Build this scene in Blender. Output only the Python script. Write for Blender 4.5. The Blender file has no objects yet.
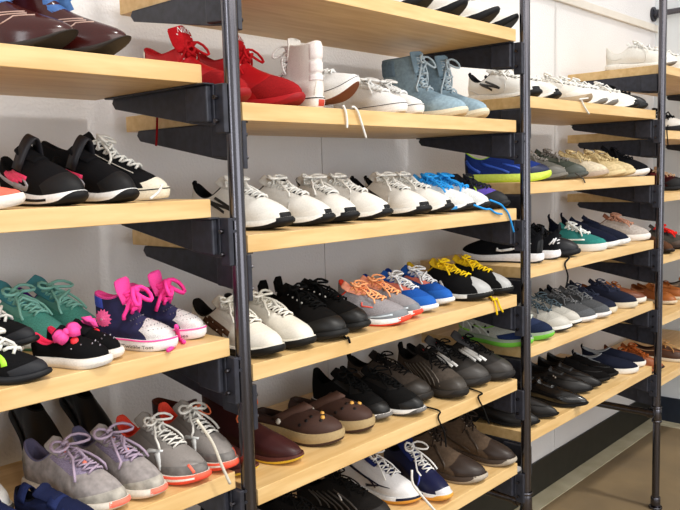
import bpy, bmesh, math, random
from mathutils import Vector, Matrix

scene = bpy.context.scene
COL = scene.collection
random.seed(4)
PI = math.pi
BAY = 1.22                      # distance between uprights
BOARD = 0.038                   # shelf thickness
FRONT, REAR, WALL = 0.012, 0.455, 0.50

# ------------------------------------------------------------------ materials
def smooth(a, b, x):
    t = max(0., min(1., (x - a) / (b - a))); return t * t * (3 - 2 * t)

def mix(a, b, t): return a + (b - a) * t

def lin(c):
    c = c / 255.0
    return c / 12.92 if c <= 0.04045 else ((c + 0.055) / 1.055) ** 2.4

def rgb(c):
    if isinstance(c, str):
        c = c.lstrip('#'); c = [int(c[i:i + 2], 16) for i in (0, 2, 4)]
    return (lin(c[0]), lin(c[1]), lin(c[2]), 1.0)

MATS = {}
def mat(col, kind='fabric'):
    """one procedural material per colour and surface kind"""
    key = (str(col), kind)
    if key in MATS: return MATS[key]
    m = bpy.data.materials.new('%s_%s' % (kind, str(col).lstrip('#')))
    m.use_nodes = True
    nt = m.node_tree; b = nt.nodes['Principled BSDF']
    base = rgb(col); lum = .3 * base[0] + .6 * base[1] + .1 * base[2]
    k = mix(.5, 1, smooth(.01, .09, lum)) * mix(1, .86, smooth(.5, .85, lum)); base = tuple(c * k for c in base[:3]) + (1,)
    rough, scale, amp, bump, spec, metal, coat = {
        'fabric': (.85, 900, .18, .25, .12, 0, 0), 'knit': (.9, 500, .3, .45, .1, 0, 0),
        'leather': (.42, 260, .06, .08, .3, 0, 0), 'patent': (.2, 60, .05, .03, .5, 0, .05),
        'suede': (.95, 120, .16, .2, .06, 0, 0), 'rubber': (.6, 300, .08, .1, .25, 0, 0),
        'plain': (.5, 200, .04, .02, .4, 0, 0), 'lace': (.9, 1200, .12, .2, .15, 0, 0),
        'foam': (.7, 150, .08, .06, .3, 0, 0), 'metal': (.3, 200, .05, .02, .5, 1, 0),
        'worn': (.7, 45, .35, .12, .3, 0, 0), 'glitter': (.4, 1500, .5, .5, .8, .3, 0)}[kind]
    tc = nt.nodes.new('ShaderNodeTexCoord')
    n = nt.nodes.new('ShaderNodeTexNoise'); n.inputs['Scale'].default_value = scale; n.inputs['Detail'].default_value = 3
    nt.links.new(tc.outputs['Object'], n.inputs['Vector'])
    r = nt.nodes.new('ShaderNodeMapRange')
    r.inputs['From Min'].default_value = .3; r.inputs['From Max'].default_value = .7
    r.inputs['To Min'].default_value = 1 - amp; r.inputs['To Max'].default_value = 1 + amp
    nt.links.new(n.outputs['Fac'], r.inputs['Value'])
    mx = nt.nodes.new('ShaderNodeVectorMath'); mx.operation = 'SCALE'
    mx.inputs[0].default_value = base[:3]
    nt.links.new(r.outputs['Result'], mx.inputs['Scale'])
    nt.links.new(mx.outputs['Vector'], b.inputs['Base Color'])
    bp = nt.nodes.new('ShaderNodeBump'); bp.inputs['Strength'].default_value = bump; bp.inputs['Distance'].default_value = .0015
    nt.links.new(n.outputs['Fac'], bp.inputs['Height']); nt.links.new(bp.outputs['Normal'], b.inputs['Normal'])
    b.inputs['Roughness'].default_value = rough; b.inputs['Specular IOR Level'].default_value = spec
    b.inputs['Metallic'].default_value = metal; b.inputs['Coat Weight'].default_value = coat
    MATS[key] = m
    return m

def M(spec):
    """'colour' or 'colour:kind'"""
    c, _, k = spec.partition(':')
    return mat(c, k or 'fabric')

# ------------------------------------------------------------------ mesh helpers
class MB:
    def __init__(s): s.v = []; s.f = []
    def add(s, vs, fs):
        o = len(s.v); s.v += [tuple(v) for v in vs]; s.f += [tuple(i + o for i in f) for f in fs]
    def box(s, a, b):
        (x0, y0, z0), (x1, y1, z1) = a, b
        s.add([(x0, y0, z0), (x1, y0, z0), (x1, y1, z0), (x0, y1, z0), (x0, y0, z1), (x1, y0, z1), (x1, y1, z1), (x0, y1, z1)],
              [(0, 3, 2, 1), (4, 5, 6, 7), (0, 1, 5, 4), (1, 2, 6, 5), (2, 3, 7, 6), (3, 0, 4, 7)])
    def prism(s, poly, axis, a, b):
        """extrude a 2D polygon along an axis (0: poly is (y,z))"""
        n = len(poly); mk = {0: lambda p, t: (t, p[0], p[1]), 1: lambda p, t: (p[0], t, p[1]), 2: lambda p, t: (p[0], p[1], t)}[axis]
        vs = [mk(p, a) for p in poly] + [mk(p, b) for p in poly]
        s.add(vs, [tuple(range(n))[::-1], tuple(range(n, 2 * n))] + [(i, (i + 1) % n, n + (i + 1) % n, n + i) for i in range(n)])
    def tube(s, pts, r, n=6, caps=True, flat=1.0):
        pts = [Vector(p) for p in pts]; rr = r if isinstance(r, (list, tuple)) else [r] * len(pts)
        up = None; vs = []
        for i, p in enumerate(pts):
            t = (pts[min(i + 1, len(pts) - 1)] - pts[max(i - 1, 0)])
            if t.length < 1e-9: t = Vector((0, 0, 1))
            t.normalize()
            if up is None:
                up = Vector((0, 0, 1)) if abs(t.z) < .9 else Vector((1, 0, 0))
            a = t.cross(up)
            if a.length < 1e-6: a = t.cross(Vector((1, 0.3, 0)))
            a.normalize(); up = a.cross(t).normalized()
            for k in range(n):
                w = 2 * PI * k / n
                vs.append(p + a * math.cos(w) * rr[i] + up * math.sin(w) * rr[i] * flat)
        fs = []
        for i in range(len(pts) - 1):
            for k in range(n):
                fs.append((i * n + k, i * n + (k + 1) % n, (i + 1) * n + (k + 1) % n, (i + 1) * n + k))
        if caps: fs += [tuple(range(n))[::-1], tuple(range((len(pts) - 1) * n, len(pts) * n))]
        s.add(vs, fs)
    def mesh(s, name, smooth=True):
        me = bpy.data.meshes.new(name); me.from_pydata(s.v, [], s.f); me.update()
        b = bmesh.new(); b.from_mesh(me)
        bmesh.ops.recalc_face_normals(b, faces=b.faces); b.to_mesh(me); b.free()
        if smooth: me.polygons.foreach_set('use_smooth', [True] * len(me.polygons))
        return me

def link(name, me, m, parent=None, smooth_angle=None):
    if isinstance(me, MB): me = me.mesh(name, smooth_angle is not None)
    if m is not None and not me.materials: me.materials.append(m)
    o = bpy.data.objects.new(name, me); COL.objects.link(o)
    if parent: o.parent = parent
    if smooth_angle:
        e = o.modifiers.new('edges', 'EDGE_SPLIT'); e.split_angle = smooth_angle
    return o

def bevel(o, w=.003, seg=2):
    b = o.modifiers.new('bevel', 'BEVEL'); b.width = w; b.segments = seg; b.limit_method = 'ANGLE'
    return o

def thing(name, label, cat, loc=(0, 0, 0), rot=(0, 0, 0), group=None):
    o = bpy.data.objects.new(name, None); COL.objects.link(o); o.empty_display_size = .05
    o.location = loc; o.rotation_euler = rot; o['label'] = label; o['category'] = cat
    if group: o['group'] = group
    return o

def structure(o):
    o['kind'] = 'structure'; return o

# ------------------------------------------------------------------ the shoe builder
N = 54                               # points round a shoe; 0 = heel, N/2 = toe, first half is the -y side
TOE = N // 2
SOLE_PTS = [(0, 0), (.02, -.068), (.10, -.105), (.27, -.112), (.44, -.122), (.60, -.152), (.73, -.158), (.85, -.132), (.955, -.075),
            (1, .006), (.972, .075), (.885, .118), (.75, .142), (.60, .125), (.44, .092), (.27, .094), (.10, .098), (.02, .066)]

def crom(p0, p1, p2, p3, t):
    return .5 * ((2 * p1) + (-p0 + p2) * t + (2 * p0 - 5 * p1 + 4 * p2 - p3) * t * t + (-p0 + 3 * p1 - 3 * p2 + p3) * t ** 3)

def closed_spline(pts, n):
    k = len(pts); out = []
    P = [Vector(p) for p in pts]
    for i in range(n):
        f = i * k / n; a = int(f); t = f - a
        out.append(crom(P[(a - 1) % k], P[a % k], P[(a + 1) % k], P[(a + 2) % k], t))
    return out


BASE = dict(L=.295, W=1.02, tp=1.0, mh=.105, mf=.07, out=.022, wrap=0.0, spring=.05, flare=.004, xc0=.012, xc1=.38, wc=.135, hH=.365, hS=.25, hF=.365,
            tb=.205, bk=0.0, heelblock=0, upper='#808080', sole='#f0f0f0:foam', outsole='#202020:rubber', lining='#202020', tongue=None,
            tlen=.026, tw=.045, laces=7, lace='#f0f0f0', lr=.0034, bow=1, s0=.54, s1=.97, sp=3.6, over=(), rough=0, ends=None, lean=.0, throat=None)

class Shoe:
    def __init__(s, d, side):
        p = dict(BASE); p.update(d); s.p = p; L = p['L']; s.sg = 1 if side == 'R' else -1
        s.parts = []                                  # (name, mesh, material, index of the part it belongs to)
        pts = []
        for (x, y) in SOLE_PTS:
            w = p['W'] * (mix(1, p['tp'], smooth(.6, 1, x)))
            pts.append((x * L, y * L * w))
        s.out = closed_spline(pts, N)
        s.nrm = []
        for i in range(N):
            t = s.out[(i + 1) % N] - s.out[i - 1]; n = Vector((-t.y, t.x)).normalized() * -1
            s.nrm.append(n)
        c = Vector((.5 * L, 0))
        if (s.out[5] + s.nrm[5] * .01 - c).length < (s.out[5] - c).length: s.nrm = [-n for n in s.nrm]
        # opening at the top
        s.rim = []
        for i in range(N):
            v = i / N; a = 2 * PI * v
            xx = (1 - math.cos(a)) / 2
            x = mix(p['xc0'], p['xc1'], xx) * L
            y = -math.copysign(abs(math.sin(a)) ** .62, math.sin(a)) * p['wc'] * L * .62
            u = v if v <= .5 else 1 - v
            if u < .25: z = mix(p['hH'], p['hS'], smooth(0, .25, u))
            else: z = mix(p['hS'], p['hF'], smooth(.25, .5, u))
            s.rim.append(Vector((x + p['lean'] * L * z, y, z * L)))
        s.ank = None
        if p.get('ankle'):
            x0, x1, w, hh, hs, hf = p['ankle']; s.ank = []
            for i in range(N):
                v = i / N; a = 2 * PI * v; u = v if v <= .5 else 1 - v
                z = mix(hh, hs, smooth(0, .25, u)) if u < .25 else mix(hs, hf, smooth(.25, .5, u))
                s.ank.append(Vector((mix(x0, x1, (1 - math.cos(a)) / 2) * L, -math.copysign(abs(math.sin(a)) ** .62, math.sin(a)) * w * L * .62, z * L)))
    # ---- heights
    def t(s, i): return s.out[int(i) % N].x / s.p['L']
    def zbot(s, t):
        return s.p['spring'] * s.p['L'] * max(0, (t - .68) / .32) ** 2 + .25 * s.p['spring'] * s.p['L'] * max(0, (.08 - t) / .08)
    def ztop(s, t):
        p = s.p; L = p['L']
        return mix(p['mh'], p['mf'], smooth(.1, .72, t)) * L + .75 * p['spring'] * L * max(0, (t - .68) / .32) ** 2
    def zmid(s, t):
        p = s.p; L = p['L']
        b, m = s.zbot(t), s.ztop(t)
        o = p['out'] * L + p['wrap'] * L * smooth(.86, 1.0, t)
        return min(b + o, m - .001) if o > 0 else b + .0005
    def off(s, i, d):
        q = s.out[i % N] + s.nrm[i % N] * d; return q
    # ---- points on the sole wall and the upper
    def sole_pt(s, i, v):
        f = i % N; a = int(f); fr = f - a
        def at(k):
            k %= N; t = s.t(k); b, m = s.zbot(t), s.ztop(t)
            d = s.p['flare'] * math.sin(PI * min(1, v * .9 + .1)) - .004 * (1 - v) ** 3
            q = s.off(k, d); return Vector((q.x, q.y, mix(b, m, v)))
        return at(a).lerp(at(a + 1), fr)
    def up_int(s, k, v):
        p = s.p; L = p['L']; k %= N; t = s.t(k); q = smooth(.50, .93, t)
        m = s.ztop(t) - .003; o = s.off(k, -.005)
        P0 = Vector((o.x, o.y, m)); P1 = s.rim[k]; tb = p['tb'] * L; bk = p['bk']
        if s.ank:
            A = s.ank[k]
            if v > .6:
                w = (v - .6) / .4; return A.lerp(P1, w * mix(1, w, .25) + 0)
            P1 = A; v = v / .6; bk = .35
        H = P1.z - m
        n = s.nrm[k]
        C1s = Vector((o.x + n.x * .004, o.y + n.y * .006, m + .5 * H)); C2s = P1 + Vector((n.x * .002, n.y * .004, -.32 * H))
        zt = max(m + .01, tb)
        C1t = Vector((o.x + n.x * .005, o.y + n.y * .004, zt * 1.03))
        vamp = P1 + Vector((.42 * (o.x - P1.x), .50 * (o.y - P1.y), 0)); vamp.z = mix(P1.z, zt, .56)
        shaft = P1 + Vector((.05 * L, .25 * (o.y - P1.y), -.80 * H))
        C2t = vamp.lerp(shaft, bk)
        C1 = C1s.lerp(C1t, q); C2 = C2s.lerp(C2t, smooth(.45, .85, t))
        u = 1 - v
        return P0 * u ** 3 + C1 * (3 * u * u * v) + C2 * (3 * u * v * v) + P1 * v ** 3
    def S(s, i, v):
        f = i % N; a = int(math.floor(f)); fr = f - a
        return s.up_int(a, v).lerp(s.up_int(a + 1, v), fr) if fr > 1e-6 else s.up_int(a, v)
    def nS(s, i, v):
        e = .02; v0, v1 = max(0, v - e), min(1, v + e)
        du = s.S(i + .35, v) - s.S(i - .35, v); dv = s.S(i, v1) - s.S(i, v0)
        n = du.cross(dv)
        if n.length < 1e-12: return Vector((0, 0, 1))
        n.normalize()
        c = Vector((s.p['L'] * .5, 0, 0)); P = s.S(i, v)
        ref = Vector((P.x - c.x, P.y * 3, .06))
        if abs(i % N - TOE) < 6: ref = Vector((.5, 0, 1))
        return n if n.dot(ref) > 0 else -n
    def emit(s, name, mb, m, par=None, sm=True):
        L = s.p['L']
        mb.v = [(x - L / 2, y * s.sg, z) for (x, y, z) in mb.v]
        s.parts.append((name, mb.mesh(name, sm), M(m), par)); return len(s.parts) - 1
    # ---- parts
    def sole(s):
        p = s.p
        def wall(mb, za, zb, vs):
            rows = []
            for v in vs:
                r = []
                for i in range(N):
                    t = s.t(i); b, m = s.zbot(t), s.ztop(t); z = mix(za(t), zb(t), v); vv = (z - b) / max(1e-5, m - b)
                    d = p['flare'] * math.sin(PI * min(1, vv * .9 + .1)) - .004 * max(0, 1 - vv) ** 3
                    q = s.off(i, d); r.append((q.x, q.y, z))
                rows.append(r)
            return rows
        def skin(mb, rows, capb, capt):
            k = len(rows); vs = [v for r in rows for v in r]
            fs = [(a * N + i, a * N + (i + 1) % N, (a + 1) * N + (i + 1) % N, (a + 1) * N + i) for a in range(k - 1) for i in range(N)]
            mb.add(vs, fs)
            for cap, r in ((capb, rows[0]), (capt, rows[-1])):
                if cap:
                    o = len(mb.v); half = [(r[i], r[(N - i) % N]) for i in range(1, TOE)]
                    mb.v += [tuple(v) for v in r]
                    mb.f += [(o, o + 1, o + N - 1)] + [(o + i, o + i + 1, o + N - i - 1, o + N - i) for i in range(1, TOE - 1)] + [(o + TOE - 1, o + TOE, o + TOE + 1)]
        a = MB()
        if p['heelblock']:
            hb = p['heelblock'] * p['L']
            thin = p['out'] * p['L']
            lo = lambda t: max(s.zbot(t), s.ztop(t) - thin)
            rows = wall(a, lo, s.ztop, (0, .5, 1)); skin(a, rows, 1, 1)
            b = MB(); ids = [i for i in range(N) if s.t(i) < .28]
            ids.sort(key=lambda i: (i + TOE) % N)
            n = len(ids); vs = []
            for z, d in ((0, -.003), (1, -.001)):
                for i in ids:
                    q = s.off(i, d); vs.append((q.x, q.y, z * (lo(s.t(i)) + .0005)))
            b.add(vs, [tuple(range(n)), tuple(range(n, 2 * n))] + [(i, (i + 1) % n, n + (i + 1) % n, n + i) for i in range(n)])
            k = s.emit('sole', a, p['sole']); s.emit('heel', b, p['outsole'], None, False)
        else:
            skin(a, wall(a, s.zbot, s.zmid, (0, .3, .65, 1)), 1, 1); s.emit('outsole', a, p['outsole'])
            b = MB(); skin(b, wall(b, s.zmid, s.ztop, (0, .25, .5, .75, .93, 1)), 0, 1)
            s.emit('midsole', b, p['sole'])
    def upper(s):
        K = 18 if s.ank else 13; p = s.p; mb = MB(); rows = [[s.up_int(i, k / K) for i in range(N)] for k in range(K + 1)]
        vs = [v for r in rows for v in r]
        mb.add(vs, [(a * N + i, a * N + (i + 1) % N, (a + 1) * N + (i + 1) % N, (a + 1) * N + i) for a in range(K) for i in range(N)])
        s.emit('upper', mb, p['upper'])
        # padded lining that rolls over the rim and goes down to the insole
        mb = MB(); L = p['L']; c = Vector(((p['xc0'] + p['xc1']) / 2 * L, 0, 0)); rows = []
        for (inset, dz, low) in ((-.0003, -.002, 0), (.0006, .0016, 0), (.004, .003, 0), (.0075, -.002, 0), (.009, -.012, 0), (.008, 0, .5), (.008, 0, 1)):
            r = []
            for i in range(N):
                P = s.rim[i]; n = Vector((P.x - c.x, P.y * 1.6, 0))
                n = n.normalized() if n.length > 1e-6 else Vector((1, 0, 0))
                z = P.z + dz if low == 0 else mix(P.z - .012, s.ztop(min(1, P.x / L)) + .004, low)
                ex = Vector((0, 0, 0))
                if low: ex = Vector((.08 * L * low * smooth(.3, .5, min(i, N - i) / N), 0, 0))
                r.append((P.x - n.x * inset + ex.x, P.y - n.y * inset, z))
            rows.append(r)
        k = len(rows)
        mb.add([v for r in rows for v in r], [(a * N + i, a * N + (i + 1) % N, (a + 1) * N + (i + 1) % N, (a + 1) * N + i) for a in range(k - 1) for i in range(N)])
        o = (k - 1) * N
        mb.f += [(o, o + 1, o + N - 1)] + [(o + i, o + i + 1, o + N - i - 1, o + N - i) for i in range(1, TOE - 1)] + [(o + TOE - 1, o + TOE, o + TOE + 1)]
        s.emit('lining', mb, p['lining'])
    def tongue_frame(s):
        p = s.p; P1 = s.S(TOE, 1); d = (P1 - s.S(TOE, .9)).normalized()
        d = (d + Vector((-.1, 0, .25 + .3 * p['bk']))).normalized(); return P1, d
    def tongue_pt(s, a, b, h=0.0):
        """a across -1..1, b along 0 (under the laces) .. 1 (tip)"""
        p = s.p; P1, d = s.tongue_frame(); n = Vector((d.z, 0, -d.x))
        if b < .4: c = s.S(TOE, mix(.78, 1, b / .4)) + n * .001
        else:
            u = (b - .4) / .6; c = P1 + d * p['tlen'] * u + n * (.004 * u)
        w = p['tw'] * mix(.75, 1, min(1, b * 1.6)) / 2 * (1 if b < .85 else math.sqrt(max(0.05, 1 - ((b - .85) / .16) ** 2)))
        return c + Vector((0, a * w, 0)) + n * (h - a * a * .010)
    def tongue(s):
        p = s.p
        if p['tlen'] <= 0: return
        mb = MB(); na, nb = 8, 12
        vs = []
        for h in (.003, -.005):
            for j in range(nb + 1):
                for i in range(na + 1): vs.append(s.tongue_pt(-1 + 2 * i / na, j / nb, h * (1 if 0 < i < na else .2)))
        w = na + 1; o = w * (nb + 1); fs = []
        for j in range(nb):
            for i in range(na):
                q = j * w + i; fs += [(q, q + 1, q + w + 1, q + w), (o + q, o + q + w, o + q + w + 1, o + q + 1)]
        for j in range(nb):
            for i in (0, na):
                q = j * w + i; fs.append((q, q + w, o + q + w, o + q))
        for i in range(na):
            for j in (0, nb): q = j * w + i; fs.append((q, q + 1, o + q + 1, o + q))
        mb.add(vs, fs); s.emit('tongue', mb, p['tongue'] or p['upper'])
    def lace(s):
        p = s.p; n = p['laces']
        if not n: return
        mb = MB(); r = p['lr']; sp = p['sp']; rnd = random.Random(int(p['L'] * 1e4) + n)
        def pt(a, v, h): return s.S(TOE + a, v) + s.nS(TOE + a, v) * h
        for k in range(n):
            v = mix(p['s0'], p['s1'], k / max(1, n - 1)); w = sp * mix(.8, 1.25, k / max(1, n - 1))
            dv = (p['s1'] - p['s0']) / max(1, n - 1)
            for sgn in (1, -1):
                v1 = min(.985, v + (dv * .85 if k < n - 1 else 0))
                if k == n - 1 and sgn < 0: continue
                mb.tube([pt(-sgn * w, v, .001), pt(-sgn * w * .6, mix(v, v1, .2), r * 1.6), pt(0, mix(v, v1, .5), r * (2.4 if sgn > 0 else 1.4)),
                         pt(sgn * w * .6, mix(v, v1, .8), r * 1.6), pt(sgn * w, v1, .001)], r, 5, True, .75)
        if p['bow']:
            K0 = pt(0, p['s1'] - .01, r * 3); d = (s.S(TOE, p['s1']) - s.S(TOE, p['s0'])).normalized(); nn = s.nS(TOE, p['s1'] - .02)
            mb.tube([K0 + Vector((0, -.006, 0)), K0 + nn * .003, K0 + Vector((0, .006, 0))], r * 1.9, 6)
            for sg in (1, -1):
                l = .036 * p['bow'] * rnd.uniform(.85, 1.2); w = .014 * p['bow']
                ax = (Vector((0, sg, 0)) * .9 - d * rnd.uniform(.15, .6) + nn * .15).normalized(); bx = ax.cross(nn).normalized()
                loop = []
                for q in range(11):
                    a = 2 * PI * q / 10
                    loop.append(K0 + ax * l * (1 - math.cos(a)) / 2 + bx * w * math.sin(a) * .8 + nn * (.012 * math.sin(PI * q / 10)) - Vector((0, 0, 1)) * (.010 * ((1 - math.cos(a)) / 2) ** 2))
                mb.tube(loop, r, 5)
                e = []
                l2 = .055 * p['bow'] * rnd.uniform(.8, 1.2)
                for q in range(6):
                    u = q / 5; a = sg * sp * 1.9 * u * rnd.uniform(.9, 1.1)
                    e.append(pt(a, max(.3, p['s1'] - .02 - .38 * u * p['bow']), r * 2.2 + .006 * math.sin(PI * u)))
                mb.tube(e, r * .9, 5)
            for q in range(2):
                a0 = rnd.uniform(-1, 1) * sp; v0 = mix(p['s0'], p['s1'], rnd.uniform(.45, .9)); v1 = min(.98, v0 + rnd.uniform(-.12, .1))
                mb.tube([pt(a0, v0, r), pt(a0 * .4, (v0 + v1) / 2, r * 3 + .008 * p['bow']), pt(-a0 * .8, v1, r * 2 + .003), pt(-a0 * 1.3, v1 - .06, r * 1.2)], r, 5)
        s.emit('laces', mb, p['lace'] + ':lace')
    # ---- overlays: ('band', name, material, a0, a1, s0, s1), ('rib', ...), ...   a = -1..1 round the shoe, 0 = toe
    def idx(s, a): return TOE + TOE * a
    def band(s, name, m, a0, a1, s0, s1, off=.0012, both=False, par=None):
        mb = MB()
        def one(a0, a1):
            na = max(4, int(abs(a1 - a0) * TOE * 1.2)); ns = 6; vs = []
            for j in range(ns + 1):
                for i in range(na + 1):
                    fa = i / na; a = mix(a0, a1, fa)
                    lo = s0(fa) if callable(s0) else s0; hi = s1(fa) if callable(s1) else s1
                    v = mix(lo, hi, j / ns); ii = s.idx(a)
                    edge = i in (0, na) or j in (0, ns)
                    vs.append(s.S(ii, v) + s.nS(ii, v) * (off if not edge else .0002))
            w = na + 1
            mb.add(vs, [(j * w + i, j * w + i + 1, (j + 1) * w + i + 1, (j + 1) * w + i) for j in range(ns) for i in range(na)])
        one(a0, a1); s.emit(name, mb, m, par)
        if both: mb.v, mb.f = [], []; one(-a0, -a1); s.emit(name, mb, m, par)
    def rib(s, name, m, paths, off=.0016, both=True, letter=False):
        """each path: ([(a, s), ...], w0, w1): a strip on the side of the upper, w in metres"""
        for sg in ((1, -1) if both else (1,)):
            mb = MB()
            for (pts, w0, w1) in paths:
                if sg < 0: pts = [(-a, v) for a, v in pts]
                if letter and (sg < 0) != (s.sg < 0):
                        c = sum(q[0] for pp in paths for q in pp[0]) / sum(len(pp[0]) for pp in paths); pts = [(2 * c * sg - a, v) for a, v in pts]
                fine = []
                for k in range(len(pts) - 1):
                    for q in range(4):
                        t = q / 4; fine.append((mix(pts[k][0], pts[k + 1][0], t), mix(pts[k][1], pts[k + 1][1], t)))
                fine.append(pts[-1]); n = len(fine)
                P = [s.S(s.idx(a), v) for a, v in fine]; vs = []
                for k in range(n):
                    nn = s.nS(s.idx(fine[k][0]), fine[k][1]); t = (P[min(n - 1, k + 1)] - P[max(0, k - 1)]).normalized()
                    c = nn.cross(t).normalized(); w = mix(w0, w1, k / (n - 1)) / 2
                    for (q, h) in ((-1, -.001), (-.75, off), (.75, off), (1, -.001)): vs.append(P[k] + c * w * q + nn * h)
                mb.add(vs, [(k * 4 + j, k * 4 + j + 1, k * 4 + j + 5, k * 4 + j + 4) for k in range(n - 1) for j in range(3)] + [(0, 1, 2, 3), ((n - 1) * 4, (n - 1) * 4 + 1, (n - 1) * 4 + 2, (n - 1) * 4 + 3)])
            s.emit(name, mb, m)
    def dots(s, name, m, spots, r, h=.0012):
        mb = MB()
        for (a, v) in spots:
            i = s.idx(a); P = s.S(i, v); n = s.nS(i, v); u = n.cross(Vector((0, 0, 1)))
            u = u.normalized() if u.length > .01 else Vector((0, 1, 0)); w = n.cross(u); k = 8
            vs = [P + n * h] + [P + n * (h * .9) + (u * math.cos(2 * PI * q / k) + w * math.sin(2 * PI * q / k)) * r * .8 for q in range(k)] + [P - n * .0008 + (u * math.cos(2 * PI * q / k) + w * math.sin(2 * PI * q / k)) * r for q in range(k)]
            mb.add(vs, [(0, 1 + q, 1 + (q + 1) % k) for q in range(k)] + [(1 + q, 9 + q, 9 + (q + 1) % k, 1 + (q + 1) % k) for q in range(k)])
        s.emit(name, mb, m)
    def soleband(s, name, m, a0, a1, v0, v1, off=.001):
        mb = MB(); na = max(6, int(abs(a1 - a0) * TOE)); vs = []
        for j in range(4):
            for i in range(na + 1):
                ii = s.idx(mix(a0, a1, i / na)); v = mix(v0, v1, j / 3); P = s.sole_pt(ii, v); n = s.nrm[int(round(ii)) % N]
                e = off if (0 < i < na) and (0 < j < 3) else off * .3
                vs.append(P + Vector((n.x, n.y, 0)) * e)
        w = na + 1
        mb.add(vs, [(j * w + i, j * w + i + 1, (j + 1) * w + i + 1, (j + 1) * w + i) for j in range(3) for i in range(na)])
        s.emit(name, mb, m)
    def arch(s, name, m, a0, v0, a1, v1, lift, width, th=.0022, vmid=None):
        """a strap that goes over the top from one side to the other"""
        mb = MB(); n = 14; vs = []
        A, B = s.S(s.idx(a0), v0), s.S(s.idx(a1), v1); top = (A + B) / 2; top.z = max(A.z, B.z) + lift
        if vmid: top = (s.S(TOE, vmid) + s.nS(TOE, vmid) * lift) * 2 - (A + B) / 2; lift = 0
        for k in range(n + 1):
            u = k / n; P = A * (1 - u) ** 2 + (top + Vector((0, 0, lift))) * 2 * u * (1 - u) + B * u * u
            ang = PI * u; nn = Vector((.25, -math.cos(ang), math.sin(ang) + .1)).normalized(); c = Vector((1, 0, -.35)).normalized()
            for (q, h) in ((-1, 0), (-1, th), (1, th), (1, 0)): vs.append(P + c * width / 2 * q + nn * (h + .001))
        mb.add(vs, [(k * 4 + j, k * 4 + (j + 1) % 4, k * 4 + 4 + (j + 1) % 4, k * 4 + 4 + j) for k in range(n) for j in range(4)] + [(0, 1, 2, 3), (n * 4, n * 4 + 1, n * 4 + 2, n * 4 + 3)])
        s.emit(name, mb, m)
    def tab(s, name, m, w=.014, h=.022, th=.005):
        P = s.rim[0]; mb = MB()
        mb.tube([P + Vector((.002, -w / 2, -.012)), P + Vector((-.004, -w / 2, h * .6)), P + Vector((-.002, -w * .3, h)), P + Vector((-.002, w * .3, h)), P + Vector((-.004, w / 2, h * .6)), P + Vector((.002, w / 2, -.012))], th * .6, 6, True)
        mb.tube([P + Vector((0, 0, -.01)), P + Vector((-.003, 0, h * .95))], [w * .45, w * .4], 6, True, .35)
        s.emit(name, mb, m)
    def flower(s, name, m, a, v, r):
        mb = MB(); i = s.idx(a); P = s.S(i, v); n = s.nS(i, v); u = n.cross(Vector((0, 0, 1))).normalized(); w = n.cross(u)
        for ring, (rr, k, h) in enumerate(((r, 14, .002), (r * .75, 11, .004), (r * .5, 8, .006), (r * .25, 6, .007))):
            for q in range(k):
                a1 = 2 * PI * (q + ring * .5) / k; c = u * math.cos(a1) + w * math.sin(a1); t = n.cross(c)
                b = P + c * rr * .55
                mb.add([P + n * h, b + t * rr * .3 + n * (h + .001), b + c * rr * .45 + n * h * .6, b - t * rr * .3 + n * (h + .001), b + n * (h + .003)], [(0, 1, 4), (1, 2, 4), (2, 3, 4), (3, 0, 4)])
        s.emit(name, mb, m)
    def ribbonbow(s, name, m, a, v, r):
        mb = MB(); i = s.idx(a); P = s.S(i, v) + s.nS(i, v) * .004; n = s.nS(i, v); u = Vector((.55, 1, 0)).normalized(); w = n.cross(u).normalized(); u = w.cross(n).normalized()
        for sg in (1, -1):
            for (ang, l) in ((.25, r), (-.35, r * .9)):
                d = (u * math.cos(ang) * sg + w * math.sin(ang)); c = n.cross(d); vs = []
                for k in range(6):
                    f = k / 5; ww = r * (.16 + .42 * math.sin(PI * min(1, f * .75 + .05))); h = .010 * math.sin(PI * f) + .002
                    vs += [P + d * l * f - c * ww + n * h * .4, P + d * l * f + n * (h + .004), P + d * l * f + c * ww + n * h * .4, P + d * l * f + n * (h * .2 - .003)]
                mb.add(vs, [(k * 4 + j, k * 4 + (j + 1) % 4, k * 4 + 4 + (j + 1) % 4, k * 4 + 4 + j) for k in range(5) for j in range(4)] + [(0, 1, 2, 3), (20, 21, 22, 23)])
        mb.tube([P - w * .006 + n * .006, P + n * .010, P + w * .006 + n * .006], [.004, .006, .004], 8)
        s.emit(name, mb, m)
    def text(s, name, m, body, where, size, both=True):
        cu = bpy.data.curves.new('lettering', 'FONT'); cu.body = body; cu.size = 1; cu.align_x = 'CENTER'; cu.align_y = 'CENTER'; cu.resolution_u = 2
        ob = bpy.data.objects.new('lettering', cu); COL.objects.link(ob)
        dg = bpy.context.evaluated_depsgraph_get(); me = bpy.data.meshes.new_from_object(ob.evaluated_get(dg))
        mb = MB()
        if where[0] == 'tongue':
            _, b0, sl = where; w = s.p['tw'] / 2; tl = s.p['tlen'] * 1 / .6
            # seen from the front the right-hand side of the word is the -y side
            f = lambda x, y: s.tongue_pt((x * s.sg + y * sl) * size / w, b0 + y * size / tl, .0045)
            mb.add([f(v.co.x, v.co.y) for v in me.vertices], [tuple(p.vertices) for p in me.polygons])
        elif where[0] == 'sole':
            _, a0, v0 = where
            for sg in ((1, -1) if both else (1,)):
                def f(x, y):
                    k = x * size / s.p['L'] * s.sg
                    ii = s.idx((a0 + k if sg > 0 else -a0 + k)); P = s.sole_pt(ii, v0 + y * size / (s.ztop(.6) - s.zbot(.6))); n = s.nrm[int(round(ii)) % N]
                    return P + Vector((n.x, n.y, 0)) * .0022
                mb.add([f(v.co.x, v.co.y) for v in me.vertices], [tuple(p.vertices) for p in me.polygons])
        bpy.data.objects.remove(ob); bpy.data.curves.remove(cu); bpy.data.meshes.remove(me)
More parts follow.
